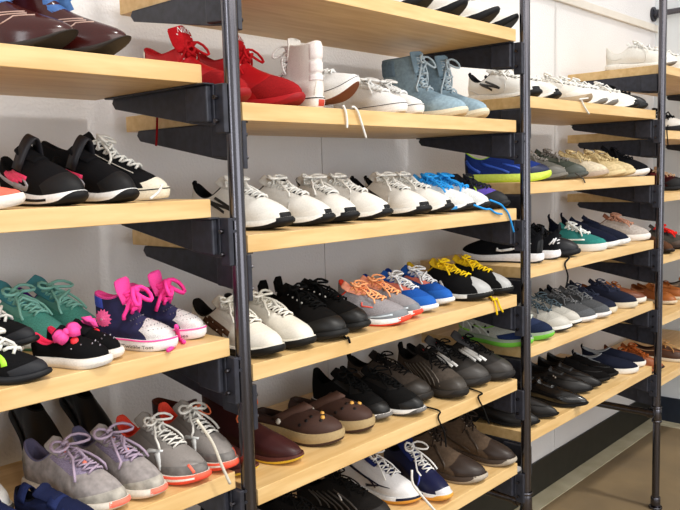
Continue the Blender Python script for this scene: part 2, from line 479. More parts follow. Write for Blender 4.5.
        s.emit(name, mb, m, None, False)
    def build(s):
        p = s.p
        s.sole(); s.upper(); s.tongue()
        if p['throat']: s.band('throat', p['throat'], -.105, .105, .56, .985, .0006)
        s.lace()
        for o in p['over']: getattr(s, o[0])(*o[1:])
        return s.parts

CACHE = {}
def shoe(kind, design, side, label, cat, loc, rotz, group=None, tilt=(0, 0)):
    key = (design, side)
    if key not in CACHE: CACHE[key] = Shoe(DESIGNS[design], side).build()
    if tilt != (0, 0):
        R = Matrix.Rotation(tilt[1], 3, 'Y') @ Matrix.Rotation(tilt[0], 3, 'X')
        low = min((R @ v.co).z for q in CACHE[key] for v in q[1].vertices); loc = (loc[0], loc[1], loc[2] - low)
    root = thing(kind, label, cat, loc, (tilt[0], tilt[1], rotz), group)
    made = []
    for (n, me, m, par) in CACHE[key]:
        o = bpy.data.objects.new(n, me)
        if not me.materials: me.materials.append(m)
        COL.objects.link(o); o.parent = root if par is None else made[par]; made.append(o)
    return root

def cord(label, pts, r, col):
    """a loose lace end that hangs over a shelf edge"""
    P = [Vector(p) for p in pts]; P = [P[0]] + P + [P[-1]]; out = []
    for k in range(1, len(P) - 2):
        for q in range(5): out.append(crom(P[k - 1], P[k], P[k + 1], P[k + 2], q / 5))
    out.append(P[-2]); mb = MB(); mb.tube(out, r, 6)
    return mb

# ------------------------------------------------------------------ what each kind of shoe looks like
NMARK = [([(-.515, .30), (-.475, .88)], .008, .008), ([(-.475, .88), (-.415, .32)], .008, .008), ([(-.415, .32), (-.375, .88)], .008, .008)]
SWOOSH = [([(-.42, .42), (-.46, .26), (-.52, .24), (-.60, .36), (-.72, .62)], .003, .0015), ([(-.42, .42), (-.455, .30), (-.50, .27), (-.57, .36)], .006, .011), ([(-.50, .27), (-.60, .38), (-.72, .62)], .010, .0015)]
SWOOSH_BIG = [([(-.40, .62), (-.45, .30), (-.52, .20), (-.62, .30)], .003, .015), ([(-.55, .22), (-.66, .36), (-.86, .72)], .016, .002)]
def stripes(n, a0, da, s0, s1, lean, w): return [([(a0 + k * da, s0), (a0 + k * da + lean, s1)], w, w) for k in range(n)]
EYE = lambda m, w=.2: ('band', 'eyestay', m, -.10, -.26, .56, .97, .0014, True)
def guard(m, a=.36, h=.30): return ('band', 'toe_cap', m, -a, a, .0, lambda f: h * (.55 + .45 * math.sin(PI * f)))
def heelcup(m, a=.76, h=.6): return ('band', 'heel_counter', m, a, 2 - a, .0, h)
def mud(m, a0=-.36, a1=-.95, h=.16): return ('band', 'mudguard', m, a0, a1, .0, h, .0012, True)
SLIP = dict(laces=0, tlen=0, hF=.27, hS=.19, hH=.25, xc1=.45, wc=.14, tb=0.174)
DRESS = dict(L=.305, W=.98, tp=.72, mh=.105, mf=.042, out=.028, heelblock=1, flare=.001, spring=.05, tb=0.144, hH=.28, hS=.20, hF=.29, xc1=.42, upper='#171413:patent',
             sole='#141212:rubber', outsole='#0d0c0c:rubber', lining='#0c0b0b:leather', lace='#0a0a0a', lr=.0014, laces=4, bow=.8, tlen=.015, s0=.74, sp=2.4)
D = {}
D['nb'] = dict(throat='#4a494b:knit', L=.30, upper='#eeebe4:leather', sole='#f2efe8:foam', outsole='#17181c:rubber', wrap=.02, out=.028, lining='#14151a', tongue='#d9d7d2', lace='#f4f2ec', bow=1.1,
    over=(('rib', 'side_letter', '#33312f:leather', NMARK, .002, True, True), guard('#f3f0e9:leather', .30, .22), heelcup('#e6e3dc:leather', .80, .5), EYE('#f1eee8:leather'),
          ('soleband', 'toe_bumper', '#17181c:rubber', -.13, .13, .0, 1.0, .0034), ('band', 'toe_wrap', '#17181c:rubber', -.11, .11, .0, .14, .0022), ('rib', 'side_overlay', '#d3d1cc:leather', [([(-.30, .45), (-.42, .12), (-.58, .06)], .004, .003), ([(-.9, .35), (-.75, .2), (-.7, .05)], .005, .005)]),
          ('tab', 'pull_tab', '#14151a', .010, .007)))
D['white_grey'] = dict(D['nb'], outsole='#6d6a66:rubber', wrap=.05, upper='#d9d8d5:leather', lining='#c9c7c2', over=(guard('#e2e1de:leather', .34, .3), EYE('#d9d9d8:leather'),
          ('rib', 'side_overlay', '#b9bcc0:leather', [([(-.35, .4), (-.6, .08)], .006, .004), ([(-.5, .5), (-.8, .1)], .006, .004)])))
D['white_tan'] = dict(D['white_grey'], outsole='#85735c:rubber', wrap=.06, upper='#d8d3ca:leather', sole='#a39178:foam', mh=.125, mf=.095, over=(guard('#ece8e0:leather', .36, .34), EYE('#ece8e0:leather'), heelcup('#ddd6ca:leather')))
D['white_plain'] = dict(D['nb'], L=.31, outsole='#8f867b:rubber', upper='#e9e5dc:leather', lining='#dcd7cd', wrap=0, over=(guard('#efece4:leather', .34, .3), EYE('#efece4:leather'), heelcup('#dedacf:leather'),
          ('rib', 'side_overlay', '#cfcbc2:leather', [([(-.3, .5), (-.45, .1), (-.7, .06)], .006, .005), ([(-.9, .5), (-.72, .25), (-.6, .5)], .005, .004)])))
D['white_under'] = dict(D['nb'], throat='#55565a:knit', outsole='#121317:rubber', out=.075, mh=.12, mf=.09, wrap=.04, spring=.12, over=(guard('#efede8:leather', .32, .3), EYE('#eceae5:leather'),
          ('soleband', 'toe_bumper', '#121317:rubber', -.30, .30, .0, .9, .0012), ('rib', 'side_overlay', '#c4c5c8:leather', [([(-.3, .4), (-.5, .1), (-.75, .08)], .005, .004)])))
D['cream3'] = dict(throat='#4a3a30:knit', L=.30, upper='#e9e2d3:leather', sole='#ece6d8:foam', outsole='#22201e:rubber', out=.06, mh=.09, mf=.075, lining='#26221f', lace='#f1ecdf', bow=1.0, lr=.0033, tb=0.196,
    over=(('rib', 'side_stripe', '#5a3d2c:suede', stripes(2, -.45, .065, .34, .92, -.02, .015)), ('dots', 'stripe_hole', '#d8ccb8:plain', [(-.454, .48), (-.462, .74), (-.389, .48), (-.397, .74), (.454, .48), (.462, .74), (.389, .48), (.397, .74)], .0018, .003), guard('#eee8db:leather', .34, .36), EYE('#efe9dc:leather'), ('band', 'heel_counter', '#5a3d2c:suede', .92, 1.08, .5, .95)))
D['black_casual'] = dict(L=.295, W=1.12, upper='#1d1b1a:suede', sole='#1b1a19:rubber', outsole='#2a2826:rubber', mh=.075, mf=.07, out=.03, lining='#121110', lace='#0b0b0b', bow=1.0, tb=0.217, hH=.34, hS=.27, hF=.38,
    over=(('tab', 'pull_tab', '#161514', .026, .026, .008), guard('#211f1d:leather', .36, .34), ('dots', 'eyelets', '#d8d4cc:plain', [(-.14, .95), (-.14, .87), (-.14, .79), (-.14, .71), (.14, .95), (.14, .87), (.14, .79), (.14, .71)], .0026, .0035)))
D['grey_orange'] = dict(throat='#5f5a5e:knit', L=.265, upper='#8b8688:knit', sole='#f0ece8:foam', outsole='#f0503a:rubber', out=.02, wrap=.0, lining='#e8452f', tongue='#f2a184', lace='#ffb07a', bow=1.25, lr=.003, laces=6,
    over=(('soleband', 'toe_bumper', '#ee4a33:rubber', -.16, .16, .0, 1.0, .0012), guard('#77797d:leather', .40, .22), ('rib', 'toe_stripe', '#c6d0d6:leather', [([(-.20, .12), (-.32, .10), (-.44, .08)], .006, .004)]), ('rib', 'side_overlay', '#e85a4a:leather', [([(-.3, .62), (-.36, .5), (-.3, .4)], .005, .004), ([(-.75, .5), (-.8, .05)], .008, .006)]), ('band', 'side_panel', '#a8a3a3:knit', -.5, -.72, .05, .6, .001, True), heelcup('#77767a:leather', .84, .5)))
D['blue_white'] = dict(throat='#16336f:knit', L=.265, upper='#1f4f9c:knit', sole='#eef0f0:foam', outsole='#c9ccd0:rubber', out=.015, lining='#1c3f93', tongue='#2458ad', lace='#f4f4f4', bow=1.1, lr=.003,
    over=(('band', 'toe_cap', '#245cae:fabric', -.3, .3, 0, .3), EYE('#e7836f:fabric'), heelcup('#1b3c88:fabric'), ('rib', 'side_overlay', '#dfe5ee:leather', [([(-.34, .6), (-.5, .12)], .006, .005)])))
D['black_yellow'] = dict(L=.30, upper='#1b1b1c:knit', sole='#cdcdc9:foam', outsole='#1c1b1b:rubber', wrap=.05, out=.03, lining='#d2ad25', tongue='#d2ad25', lace='#f7d021', bow=.8, lr=.0032, laces=7,
    over=(guard('#a9a9a8:leather', .18, .52), ('band', 'side_panel', '#6d6c72:leather', -.48, -.72, .06, .7, .0013, True), ('rib', 'side_overlay', '#c9c9c8:leather', [([(-.40, .55), (-.50, .15)], .010, .007), ([(-.54, .62), (-.62, .2)], .010, .007)]), ('soleband', 'toe_bumper', '#151515:rubber', -.28, .28, .3, 1, .0012)))
D['pink_velcro'] = dict(L=.235, hH=.40, hS=.28, upper='#1b1a1d:knit', sole='#f2f0ee:foam', outsole='#1a191b:rubber', mh=.13, mf=.085, out=.02, wrap=.05, lining='#141416', laces=0, tlen=.02, tongue='#18171a', hF=.44, tb=0.244,
    over=(('arch', 'strap', '#2b2a30:leather', -.36, .86, .36, .86, .026, .028, .004, 1.0), guard('#1f1e20:rubber', .34, .42), ('rib', 'pink_stripe', '#ef3f6c:leather', stripes(4, -.54, .05, .50, .95, -.04, .009)), ('rib', 'swoosh', '#9d9aa0:leather', SWOOSH_BIG), ('soleband', 'sole_stripe', '#151416:rubber', -.28, -.52, .42, .66, .0014)))
D['canvas_high'] = dict(L=.28, upper='#17171a:fabric', sole='#ded6c2:rubber', outsole='#cfc4ac:rubber', mh=.09, mf=.09, spring=.02, out=.015, flare=.001, lining='#1c1c20', tongue='#202024', lace='#efece4', lr=.0034, laces=7, s0=.5, bow=.9, hH=.46, hS=.38, hF=.46, xc1=.42, bk=.2, tb=0.174, tlen=.02,
    over=(guard('#e0d8c6:rubber', .26, .30), ('soleband', 'pinstripe', '#17171a:rubber', -1, 1, .78, .88, .0012), ('rib', 'stitching', '#d8d3c8:plain', [([(-.2, .42), (-.24, .95)], .0014, .0014)])))
D['pink_high'] = dict(ankle=(.015,.50,.15,.32,.31,.44), L=.178, W=1.12, upper='#2a2b55:worn', sole='#f3eff0:rubber', outsole='#e9e4e6:rubber', mh=.14, mf=.13, out=.02, spring=.03, flare=.002, lining='#e84a95', tongue='#f04b9d', lace='#f73f97', lr=.0048, laces=4, s0=.58, sp=4.2, bow=1.1, hH=.64, hS=.58, hF=.66, xc1=.42, bk=.6, tb=0.278, wc=.15, tlen=.028, tw=.05,
    over=(guard('#d9d4d2:glitter', .34, .44), ('dots', 'toe_stud', '#5b565c:plain', [(a / 20, s / 20) for s in (4, 6, 8, 10) for a in (-5, -4, -3, -2, -1, 0, 1, 2, 3, 4, 5)], .0011, .0028), ('soleband', 'pink_line', '#f2569c:rubber', -1, 1, .86, 1.0, .0016), ('flower', 'flower', '#f4679f:fabric', -.64, .66, .021),
          ('dots', 'flower_gem', '#e9e6ea:metal', [(-.64, .66)], .0045, .009), ('text', 'sole_lettering', '#2d2a33:plain', 'Twinkle Toes', ('sole', -.42, .40), .0105), ('dots', 'eyelets', '#e8e4e8:metal', [(-.17, .92), (-.17, .8), (-.17, .68), (.17, .92), (.17, .8), (.17, .68)], .003, .004), ('band', 'collar_band', '#2f46b0:glitter', -.62, -.99, .84, .99, .001, True)))
D['bow_kid'] = dict(L=.16, W=1.2, upper='#121113:fabric', sole='#ece4da:rubber', outsole='#f0e9e0:rubber', mh=.12, mf=.12, out=.05, spring=.04, flare=.003, lining='#e62d55', tongue='#17161a', laces=0, tlen=.014, tb=0.261, hF=.40, hH=.36, xc1=.45,
    over=(('dots', 'sequin', '#8f8b92:metal', [(-.08, .45), (.06, .5), (-.2, .5), (.18, .42), (-.02, .35), (-.33, .45)], .0016, .003), ('ribbonbow', 'bow', '#f04f9a:fabric', -.10, .90, .026), ('dots', 'red_patch', '#e02a35:plain', [(-.17, .70)], .008, .004)))
D['teal'] = dict(L=.265, upper='#5aa69a:knit', sole='#e9efee:foam', outsole='#5aa69a:rubber', lining='#5b2390', tongue='#4f98a6', lace='#8fcabd', lr=.0034, bow=1.3, hH=.38, hS=.27, hF=.40, tb=0.200, tlen=.045, tw=.05,
    over=(EYE('#6bb3a8:leather'), heelcup('#5cb3a2:leather', .8, .55), ('dots', 'tongue_badge', '#2c6d78:plain', [(0, .985)], .006, .009)))
D['neon'] = dict(L=.20, upper='#19191b:knit', sole='#2a2b2f:rubber', outsole='#1d1e22:rubber', out=.05, lining='#1a1a1c', lace='#e6e4dc', laces=4, bow=1.0, lining_=0,
    over=(('rib', 'side_flash', '#5fe03a:leather', [([(-.80, .62), (-.70, .3), (-.55, .12)], .018, .008)]), ('rib', 'front_flash', '#a4e23a:leather', [([(-.2, .66), (-.32, .3)], .007, .012)]), guard('#2d2e33:rubber', .34, .3)))
D['beige_low'] = dict(L=.23, upper='#d9d0bf:leather', sole='#e8e2d6:foam', outsole='#cfc6b5:rubber', lining='#e6dfd0', lace='#f0ebdf', bow=1.1, over=(EYE('#e4dccb:leather'), ('dots', 'vent_hole', '#2a2724:plain', [(-.2, .4), (-.1, .45), (.02, .4), (.12, .45)], .004, .002)))
D['coral_low'] = dict(L=.18, upper='#dd6a58:fabric', sole='#efe5da:foam', outsole='#efe5da:rubber', mh=.14, mf=.12, hF=.28, tb=0.191, lining='#e07766', laces=4, lace='#efc8bc', bow=.6, over=(guard('#d96857:fabric'),))
D['lavender'] = dict(throat='#6f6577:knit', L=.275, upper='#8f8886:worn', sole='#e6ddd0:foam', outsole='#ead9cd:rubber', lining='#65627f', tongue='#9a938f', lace='#a795a8', lr=.0032, bow=1.4, hH=.37, hS=.26, hF=.38, xc1=.38,
    over=(('soleband', 'toe_bumper', '#f0745f:rubber', -.12, .12, .3, 1, .0012), guard('#a29c92:worn', .34, .22), EYE('#8a7f96:knit'), ('band', 'quarter_panel', '#878073:worn', -.75, -.94, .45, .85, .0012, True), ('dots', 'coral_accent', '#ff8e78:plain', [(-.03, .9), (.04, .8), (.0, .7)], .006, .004)))
D['vector'] = dict(throat='#4b4846:knit', L=.28, upper='#857f7b:leather', sole='#efe3d6:foam', outsole='#f0563f:rubber', out=.03, lining='#f4513e', tongue='#8b8681', lace='#eae6de', lr=.003, bow=1.1, hH=.36, hS=.24, hF=.38, xc1=.38,
    over=(('soleband', 'toe_bumper', '#f0563f:rubber', -.10, .12, .2, 1, .0012), ('soleband', 'sole_line', '#ee5f48:rubber', -.9, .9, .72, .98, .0010), ('rib', 'side_mark', '#e2e4e3:leather', [([(-.22, .52), (-.34, .56), (-.54, .34)], .005, .015), ([(-.29, .50), (-.35, .26), (-.38, .10)], .016, .009), ([(-.46, .60), (-.74, .66)], .005, .010)]), ('band', 'toe_mesh', '#6d6966:worn', -.38, .38, .02, .2), ('rib', 'toe_stripe', '#f06a52:leather', [([(-.10, .05), (-.12, .22)], .008, .006)], .0016, False), EYE('#7b7672:leather')))
D['navy_velcro'] = dict(L=.19, W=1.15, upper='#20284d:fabric', sole='#1a1e35:rubber', outsole='#14172a:rubber', mh=.11, mf=.10, lining='#101322', laces=0, tlen=.012, hH=.32, hS=.22, hF=.34,
    over=(('arch', 'strap', '#26315f:fabric', -.30, .62, .30, .62, .014, .022), ('arch', 'toe_strap', '#26315f:fabric', -.30, .34, .30, .34, .010, .018), ('arch', 'ankle_strap', '#26315f:fabric', -.62, .86, .62, .86, .024, .018), ('dots', 'buckle', '#d8d9dd:metal', [(-.32, .7)], .005, .003)))
D['black_tall'] = dict(L=.215, W=1.3, upper='#141211:leather', sole='#151312:rubber', outsole='#100f0e:rubber', mh=.10, mf=.07, lining='#0e0d0c', lace='#0a0909', laces=0, tlen=0, hH=.36, hS=.30, hF=.36, tb=0.209, over=(guard('#171514:leather'), heelcup('#1b1917:leather')))
D['brown_boot'] = dict(ankle=(.015,.48,.13,.26,.25,.34), L=.28, upper='#3a2015:leather', sole='#2a1a12:rubber', outsole='#d8a53a:rubber', mh=.09, mf=.06, out=.02, lining='#2a150d', lace='#9c5a34', laces=5, s0=.55, bow=.8, hH=.44, hS=.42, hF=.46, xc1=.40, bk=.6, tb=0.174, tlen=.012, over=(heelcup('#432618:leather'),))
D['chukka'] = dict(ankle=(.015,.46,.13,.27,.25,.34), L=.30, W=1.0, upper='#4a2323:leather', sole='#5c3028:rubber', outsole='#e0bb38:rubber', mh=.07, mf=.055, out=.024, flare=.002, lining='#5a2a1c', tongue='#4a2222:leather', lace='#e0734a', laces=2, s0=.86, lr=.0022, bow=1.0, hH=.50, hS=.47, hF=.50, xc1=.42, bk=.5, tb=0.165, tlen=.012, over=(heelcup('#432020:leather', .82, .7),))
D['clog'] = dict(L=.275, W=1.22, upper='#4d352d:rubber', sole='#a58f68:foam', outsole='#4a332b:rubber', mh=.13, mf=.12, out=.03, spring=.05, flare=.002, lining='#3d2a23:rubber', laces=0, tlen=0, hH=.22, hS=.19, hF=.33, xc0=.03, xc1=.52, wc=.16, tb=0.235,
    over=(('dots', 'vent_hole', '#1b1210:rubber', [(-.34, .40), (-.24, .52), (-.12, .44), (0, .54), (.12, .44), (.24, .52), (.34, .40), (-.14, .62), (.1, .64)], .0052, .0016), ('arch', 'heel_strap', '#5a4036:rubber', -.47, .86, .47, .86, .004, .030, .006, .84), ('dots', 'strap_rivet', '#cfc9bd:plain', [(-.47, .70), (.47, .70)], .009, .005), ('dots', 'charm', '#d9a14a:plain', [(-.06, .50), (.03, .60)], .006, .005)))
D['black_runner'] = dict(L=.29, upper='#1b1a1a:knit', sole='#e7e3de:foam', outsole='#4f4c4a:rubber', mh=.085, mf=.06, wrap=.05, lining='#0f0f0f', lace='#141414', lr=.0026, bow=1.1, hH=.38, hS=.25, hF=.37,
    over=(guard('#1f1e1e:leather', .3, .3), ('soleband', 'heel_sole', '#171616:rubber', -.98, -.40, .3, 1, .0012), ('soleband', 'inner_sole', '#171616:rubber', .98, .40, .3, 1, .0012), ('soleband', 'toe_bumper', '#6a6765:rubber', -.14, .14, .1, 1, .0014), EYE('#242323:leather')))
D['trail'] = dict(L=.30, W=1.14, upper='#4b423b:suede', sole='#403a35:rubber', outsole='#2c2825:rubber', mh=.10, mf=.085, out=.035, wrap=.05, lining='#191614', tongue='#2a2523', lace='#171413', lr=.0026, bow=1.0, hH=.37, hS=.29, hF=.41, tb=0.217,
    over=(guard('#3b3530:leather', .34, .40), mud('#39332e:leather'), ('rib', 'side_ridge', '#6a6057:leather', stripes(4, -.42, -.07, .2, .8, .03, .006)), heelcup('#352f2b:leather'), ('tab', 'pull_tab', '#15120f', .014, .018), ('dots', 'eyelets', '#8d7b6d:plain', [(-.13, .93), (-.13, .84), (-.13, .75), (.13, .93), (.13, .84), (.13, .75)], .003, .004)))
D['black_cleat'] = dict(D['trail'], upper='#312e2c:leather', sole='#3a3735:rubber', outsole='#2e2b2a:rubber', lining='#141312', tongue='#4b4a4b', lace='#111010', tlen=.04, tw=.055,
    over=(guard('#45413e:leather', .36, .40), mud('#3c3936:leather'), ('rib', 'side_stripe', '#f0eeea:leather', stripes(3, -.25, -.05, .42, .86, .03, .0095)), ('dots', 'tongue_badge', '#d63a48:plain', [(0, .99)], .006, .010), heelcup('#211f1e:leather')))
D['grey_trail'] = dict(D['trail'], upper='#4f4740:suede', over=(guard('#46403a:leather', .36, .36), ('rib', 'side_ridge', '#6d655c:leather', stripes(7, -.30, -.055, .12, .82, .06, .0045)), ('dots', 'tongue_badge', '#d83a4c:plain', [(0, .99)], .006, .010), heelcup('#393430:leather'), ('tab', 'pull_tab', '#15120f', .016, .02)))
D['volley'] = dict(throat='#2b3160:knit', L=.295, upper='#e6e5e6:leather', sole='#e9e7e4:foam', outsole='#d99a3f:rubber', out=.04, wrap=.04, lining='#191d3c', tongue='#25306b', lace='#f2f0ec', lr=.0032, bow=1.3, hH=.40, hS=.34, hF=.44, bk=.3, tb=.200, tlen=.075, tw=.066,
    over=(('rib', 'bird_mark', '#1b1f3f:leather', [([(-.28, .26), (-.38, .30), (-.46, .46), (-.58, .90)], .002, .010), ([(-.39, .28), (-.47, .22), (-.56, .12)], .004, .011), ([(-.44, .44), (-.46, .16)], .009, .004)]), ('soleband', 'toe_line', '#1b1f3f:rubber', -.26, .26, .62, .98, .0014), heelcup('#1c1f36:leather', .78, .75), EYE('#e9e8ea:leather'), ('rib', 'tongue_seal', '#dfe1ea:plain', [], .002)))
D['volley']['over'] = D['volley']['over'][:-1] + (('text', 'tongue_crest', '#dfe1ea:plain', 'C', ('tongue', .86, 0), .034),)
D['volley_navy'] = dict(D['volley'], upper='#1f2550:leather', over=(guard('#dcdbe0:leather', .20, .2), ('rib', 'side_overlay', '#4b58b5:leather', [([(-.25, .5), (-.4, .12)], .006, .006)]), ('text', 'tongue_crest', '#dfe1ea:plain', 'C', ('tongue', .86, 0), .034)))
D['hiker'] = dict(ankle=(.015,.48,.13,.27,.25,.38), L=.30, W=1.1, upper='#57483b:suede', sole='#47392f:rubber', outsole='#9a8f80:rubber', mh=.10, mf=.075, out=.03, wrap=.06, lining='#1c211d', tongue='#4b3f35', lace='#3a2f28', lr=.0026, laces=5, s0=.55, bow=.9, hH=.46, hS=.40, hF=.50, bk=.45, tb=0.200,
    over=(guard('#3d3029:leather', .34, .38), ('soleband', 'toe_bumper', '#a59a8b:rubber', -.16, .16, .1, 1, .0012), ('rib', 'side_overlay', '#483b30:leather', [([(-.2, .62), (-.42, .12)], .010, .008), ([(-.6, .7), (-.5, .1)], .010, .008)]), ('dots', 'lace_hook', '#8a8178:metal', [(-.14, .95), (-.14, .84), (-.14, .72), (.14, .95), (.14, .84), (.14, .72)], .003, .004), ('tab', 'pull_tab', '#1e2420', .03, .02)))
D['dark_net'] = dict(D['trail'], upper='#24211f:knit', sole='#2a2725:rubber', lining='#0e0d0c', tongue='#1a1817', over=(guard('#2e2a28:rubber'), ('rib', 'side_ridge', '#4a4541:rubber', stripes(6, -.34, -.06, .1, .8, .05, .006)), ('rib', 'mesh_flash', '#c9c8c6:knit', [([(-.30, .7), (-.36, .5)], .005, .004)])))
D['red_high'] = dict(ankle=(.015,.48,.14,.27,.25,.40), L=.29, W=1.04, upper='#b3161d:leather', sole='#a5151c:rubber', outsole='#8d1218:rubber', mh=.105, mf=.075, out=.03, wrap=.03, spring=.06, lining='#9d1218', tongue='#b0141c', lace='#b0131b', lr=.0032, laces=6, s0=.60, bow=1.2, hH=.50, hS=.42, hF=.48, xc1=.44, bk=.35, tb=0.235, tlen=.048, tw=.078, wc=.15,
    over=(('rib', 'heel_flash', '#ece3d6:leather', [([(-.95, .30), (-.91, .62), (-.88, .97)], .030, .020)]), guard('#8f1a1d:knit', .42, .36), EYE('#c01a21:leather'), ('rib', 'lace_dash', '#f2eeea:plain', [([(-.155, .90), (-.155, .86)], .004, .004), ([(-.155, .82), (-.155, .78)], .004, .004), ([(-.155, .74), (-.155, .70)], .004, .004), ([(-.155, .66), (-.155, .62)], .004, .004)]), ('soleband', 'sole_window', '#efe8e2:foam', -.60, -.74, .2, .95, .0014),
          ('text', 'tongue_lettering', '#f4efec:plain', 'NIKE', ('tongue', .84, 0), .020), ('text', 'tongue_bar', '#f4efec:plain', '\u2014', ('tongue', .74, 0), .05)))
D['white_high'] = dict(ankle=(.015,.46,.135,.30,.29,.42), L=.235, W=.98, upper='#e9e2da:fabric', sole='#f0ebe3:rubber', outsole='#e3dcd2:rubber', mh=.12, mf=.11, spring=.03, out=.02, flare=.001, lining='#e6ddd6:fabric', tongue='#ece6de', lace='#f4f1ec', laces=7, s0=.5, lr=.003, bow=.9, hH=.66, hS=.63, hF=.66, xc1=.40, bk=.8, tb=0.191, tlen=.02, wc=.15,
    over=(('soleband', 'pinstripe', '#26242a:rubber', -1, 1, .80, .90, .0012), ('soleband', 'heel_badge', '#b6412f:rubber', .93, 1.07, .12, .72, .002), ('band', 'collar_pad', '#eadfdb:fabric', .72, 1.28, .84, .99, .003), ('band', 'ankle_pad', '#eadfdb:fabric', .72, 1.28, .68, .82, .003), ('band', 'lower_pad', '#eadfdb:fabric', .72, 1.28, .52, .66, .003), ('rib', 'heel_seam', '#c9beb2:plain', [([(.86, .05), (.90, .5)], .002, .002)])))
D['white_low'] = dict(throat='#bdbbb8:knit', L=.27, upper='#ecebe9:fabric', sole='#f2f0ed:rubber', outsole='#e9e4dd:rubber', mh=.105, mf=.10, spring=.03, out=.02, flare=.001, lining='#dcdad6', tongue='#eeedeb', lace='#f6f6f4', lr=.0032, bow=1.2, hH=.30, hS=.22, hF=.36, tb=0.183, over=(guard('#f0efec:rubber', .25, .24), ('soleband', 'pinstripe', '#3b3a40:rubber', -1, 1, .84, .92, .0012), heelcup('#f2f1ee:fabric', .86, .6)))
D['white_gum'] = dict(D['white_low'], outsole='#6f3a24:rubber', out=.012, spring=.13)
D['blue_boot'] = dict(ankle=(.012,.50,.15,.29,.27,.38), L=.285, W=1.08, upper='#8299a8:suede', sole='#d8cdb4:rubber', outsole='#c9bca0:rubber', mh=.10, mf=.085, out=.04, spring=.05, lining='#71899b', tongue='#7c93a3', lace='#aab8c0', lr=.0034, laces=7, s0=.5, bow=1.1, hH=.68, hS=.68, hF=.70, xc0=-.02, xc1=.44, bk=.75, tb=0.217, tlen=.012, tw=.075, wc=.165,
    over=(guard('#8ba1ae:suede', .42, .32), ('band', 'collar_pad', '#6a8296:suede', .55, 1.45, .84, .99, .003), EYE('#889eac:suede'), heelcup('#6f8aa0:suede', .74, .55), ('dots', 'eyelets', '#3f4a55:metal', [(s * .14, v / 100) for s in (-1, 1) for v in (60, 68, 76, 84, 92, 97)], .0032, .0035)))
D['cowboy'] = dict(ankle=(.02,.56,.15,.24,.24,.33), L=.32, W=.98, tp=.92, upper='#4a1713:patent', sole='#3b332e:rubber', outsole='#241c18:rubber', heelblock=1, mh=.14, mf=.035, out=.03, spring=.11, flare=.004, lining='#1d0d0b', laces=0, tlen=0, hH=.95, hS=.98, hF=.95, xc0=-.03, xc1=.52, wc=.19, bk=.85, tb=0.174,
    over=(('flower', 'shaft_flower', '#5f86b8:leather', -.22, .66, .060), ('flower', 'side_flower', '#6f97c4:leather', -.60, .52, .055), ('band', 'foot_patch', '#3b5f96:leather', -.20, .20, .52, .68), ('rib', 'toe_stitching', '#b89a8d:plain', [([(-.12, .34), (-.26, .38), (-.40, .28)], .0016, .0016), ([(-.10, .37), (-.25, .42), (-.42, .34)], .0016, .0016), ([(-.10, .30), (-.22, .33), (-.34, .24)], .0016, .0016)]), ('band', 'front_gusset', '#3c130f:patent', -.16, .16, .78, .98)))
D['blue_lace'] = dict(L=.28, upper='#dfe0de:knit', sole='#f0efec:foam', outsole='#2b2d33:rubber', out=.03, wrap=.03, lining='#2b8ad0', tongue='#3a96d8', lace='#2f9be6', lr=.0036, bow=1.4, over=(('soleband', 'sole_flash', '#3d97dc:rubber', -.22, -.5, .35, .85, .0014), guard('#d7d8d6:leather', .34, .2), EYE('#c3ced6:leather'), ('soleband', 'toe_bumper', '#25272c:rubber', -.13, .13, 0, .95, .002), ('rib', 'side_overlay', '#2f88cc:leather', [([(-.3, .5), (-.5, .1)], .008, .006), ([(-.5, .6), (-.7, .1)], .008, .006)])))
D['purple_lime'] = dict(L=.27, upper='#5a49a0:knit', sole='#2d2e30:rubber', outsole='#26272a:rubber', out=.05, wrap=.05, lining='#1f2026', tongue='#2c2d33', lace='#33353b', bow=.8, over=(guard('#303235:rubber', .40, .42), ('rib', 'lime_line', '#b3dc3d:leather', [([(-.14, .8), (-.34, .42), (-.6, .36), (-.95, .5)], .005, .006), ([(-.36, .12), (-.62, .1)], .006, .006)]), EYE('#33353b:leather')))
D['blue_lime'] = dict(L=.30, W=1.1, upper='#22377d:knit', sole='#c3d659:foam', outsole='#b9d23f:rubber', mh=.10, mf=.095, wrap=.04, lining='#a6d92f', tongue='#1b2f6c', lace='#14161f', lr=.0026, bow=1.0, hH=.36, hS=.27, hF=.37, over=(('rib', 'side_overlay', '#2f54b8:leather', [([(-.9, .6), (-.72, .1)], .014, .010), ([(-.6, .7), (-.5, .1)], .010, .008), ([(-.4, .6), (-.36, .1)], .008, .006)]), guard('#1d2a55:leather', .34, .34), heelcup('#1a2340:leather', .86, .8), EYE('#151b33:leather')))
D['grey_walk'] = dict(L=.285, upper='#57554f:suede', sole='#6a665e:foam', outsole='#4a4742:rubber', lining='#2c2a27', lace='#85807a', bow=1.1, lr=.003, over=(guard('#63605a:leather', .36, .34), mud('#4b4944:leather'), EYE('#66635c:leather')))
D['olive_walk'] = dict(D['grey_walk'], upper='#444941:suede', sole='#4a4d48:foam', over=(guard('#4a4f49:leather', .36, .40), EYE('#54584f:leather'), ('rib', 'side_overlay', '#9c9a8f:leather', [([(-.3, .3), (-.5, .08)], .004, .004)])))
D['tan_walk'] = dict(L=.275, upper='#bba87f:suede', sole='#c9b78e:foam', outsole='#a18d68:rubber', mh=.10, mf=.09, lining='#8d7a55', tongue='#c2ad80', lace='#d8c393', lr=.003, bow=1.2, over=(guard('#c4b18a:suede', .34, .36), EYE('#b09b6f:suede')))
D['beige_walk'] = dict(D['tan_walk'], upper='#c2b69f:suede', sole='#a89685:foam', over=(guard('#cbbfa8:suede', .34, .36), EYE('#b5a88f:suede')))
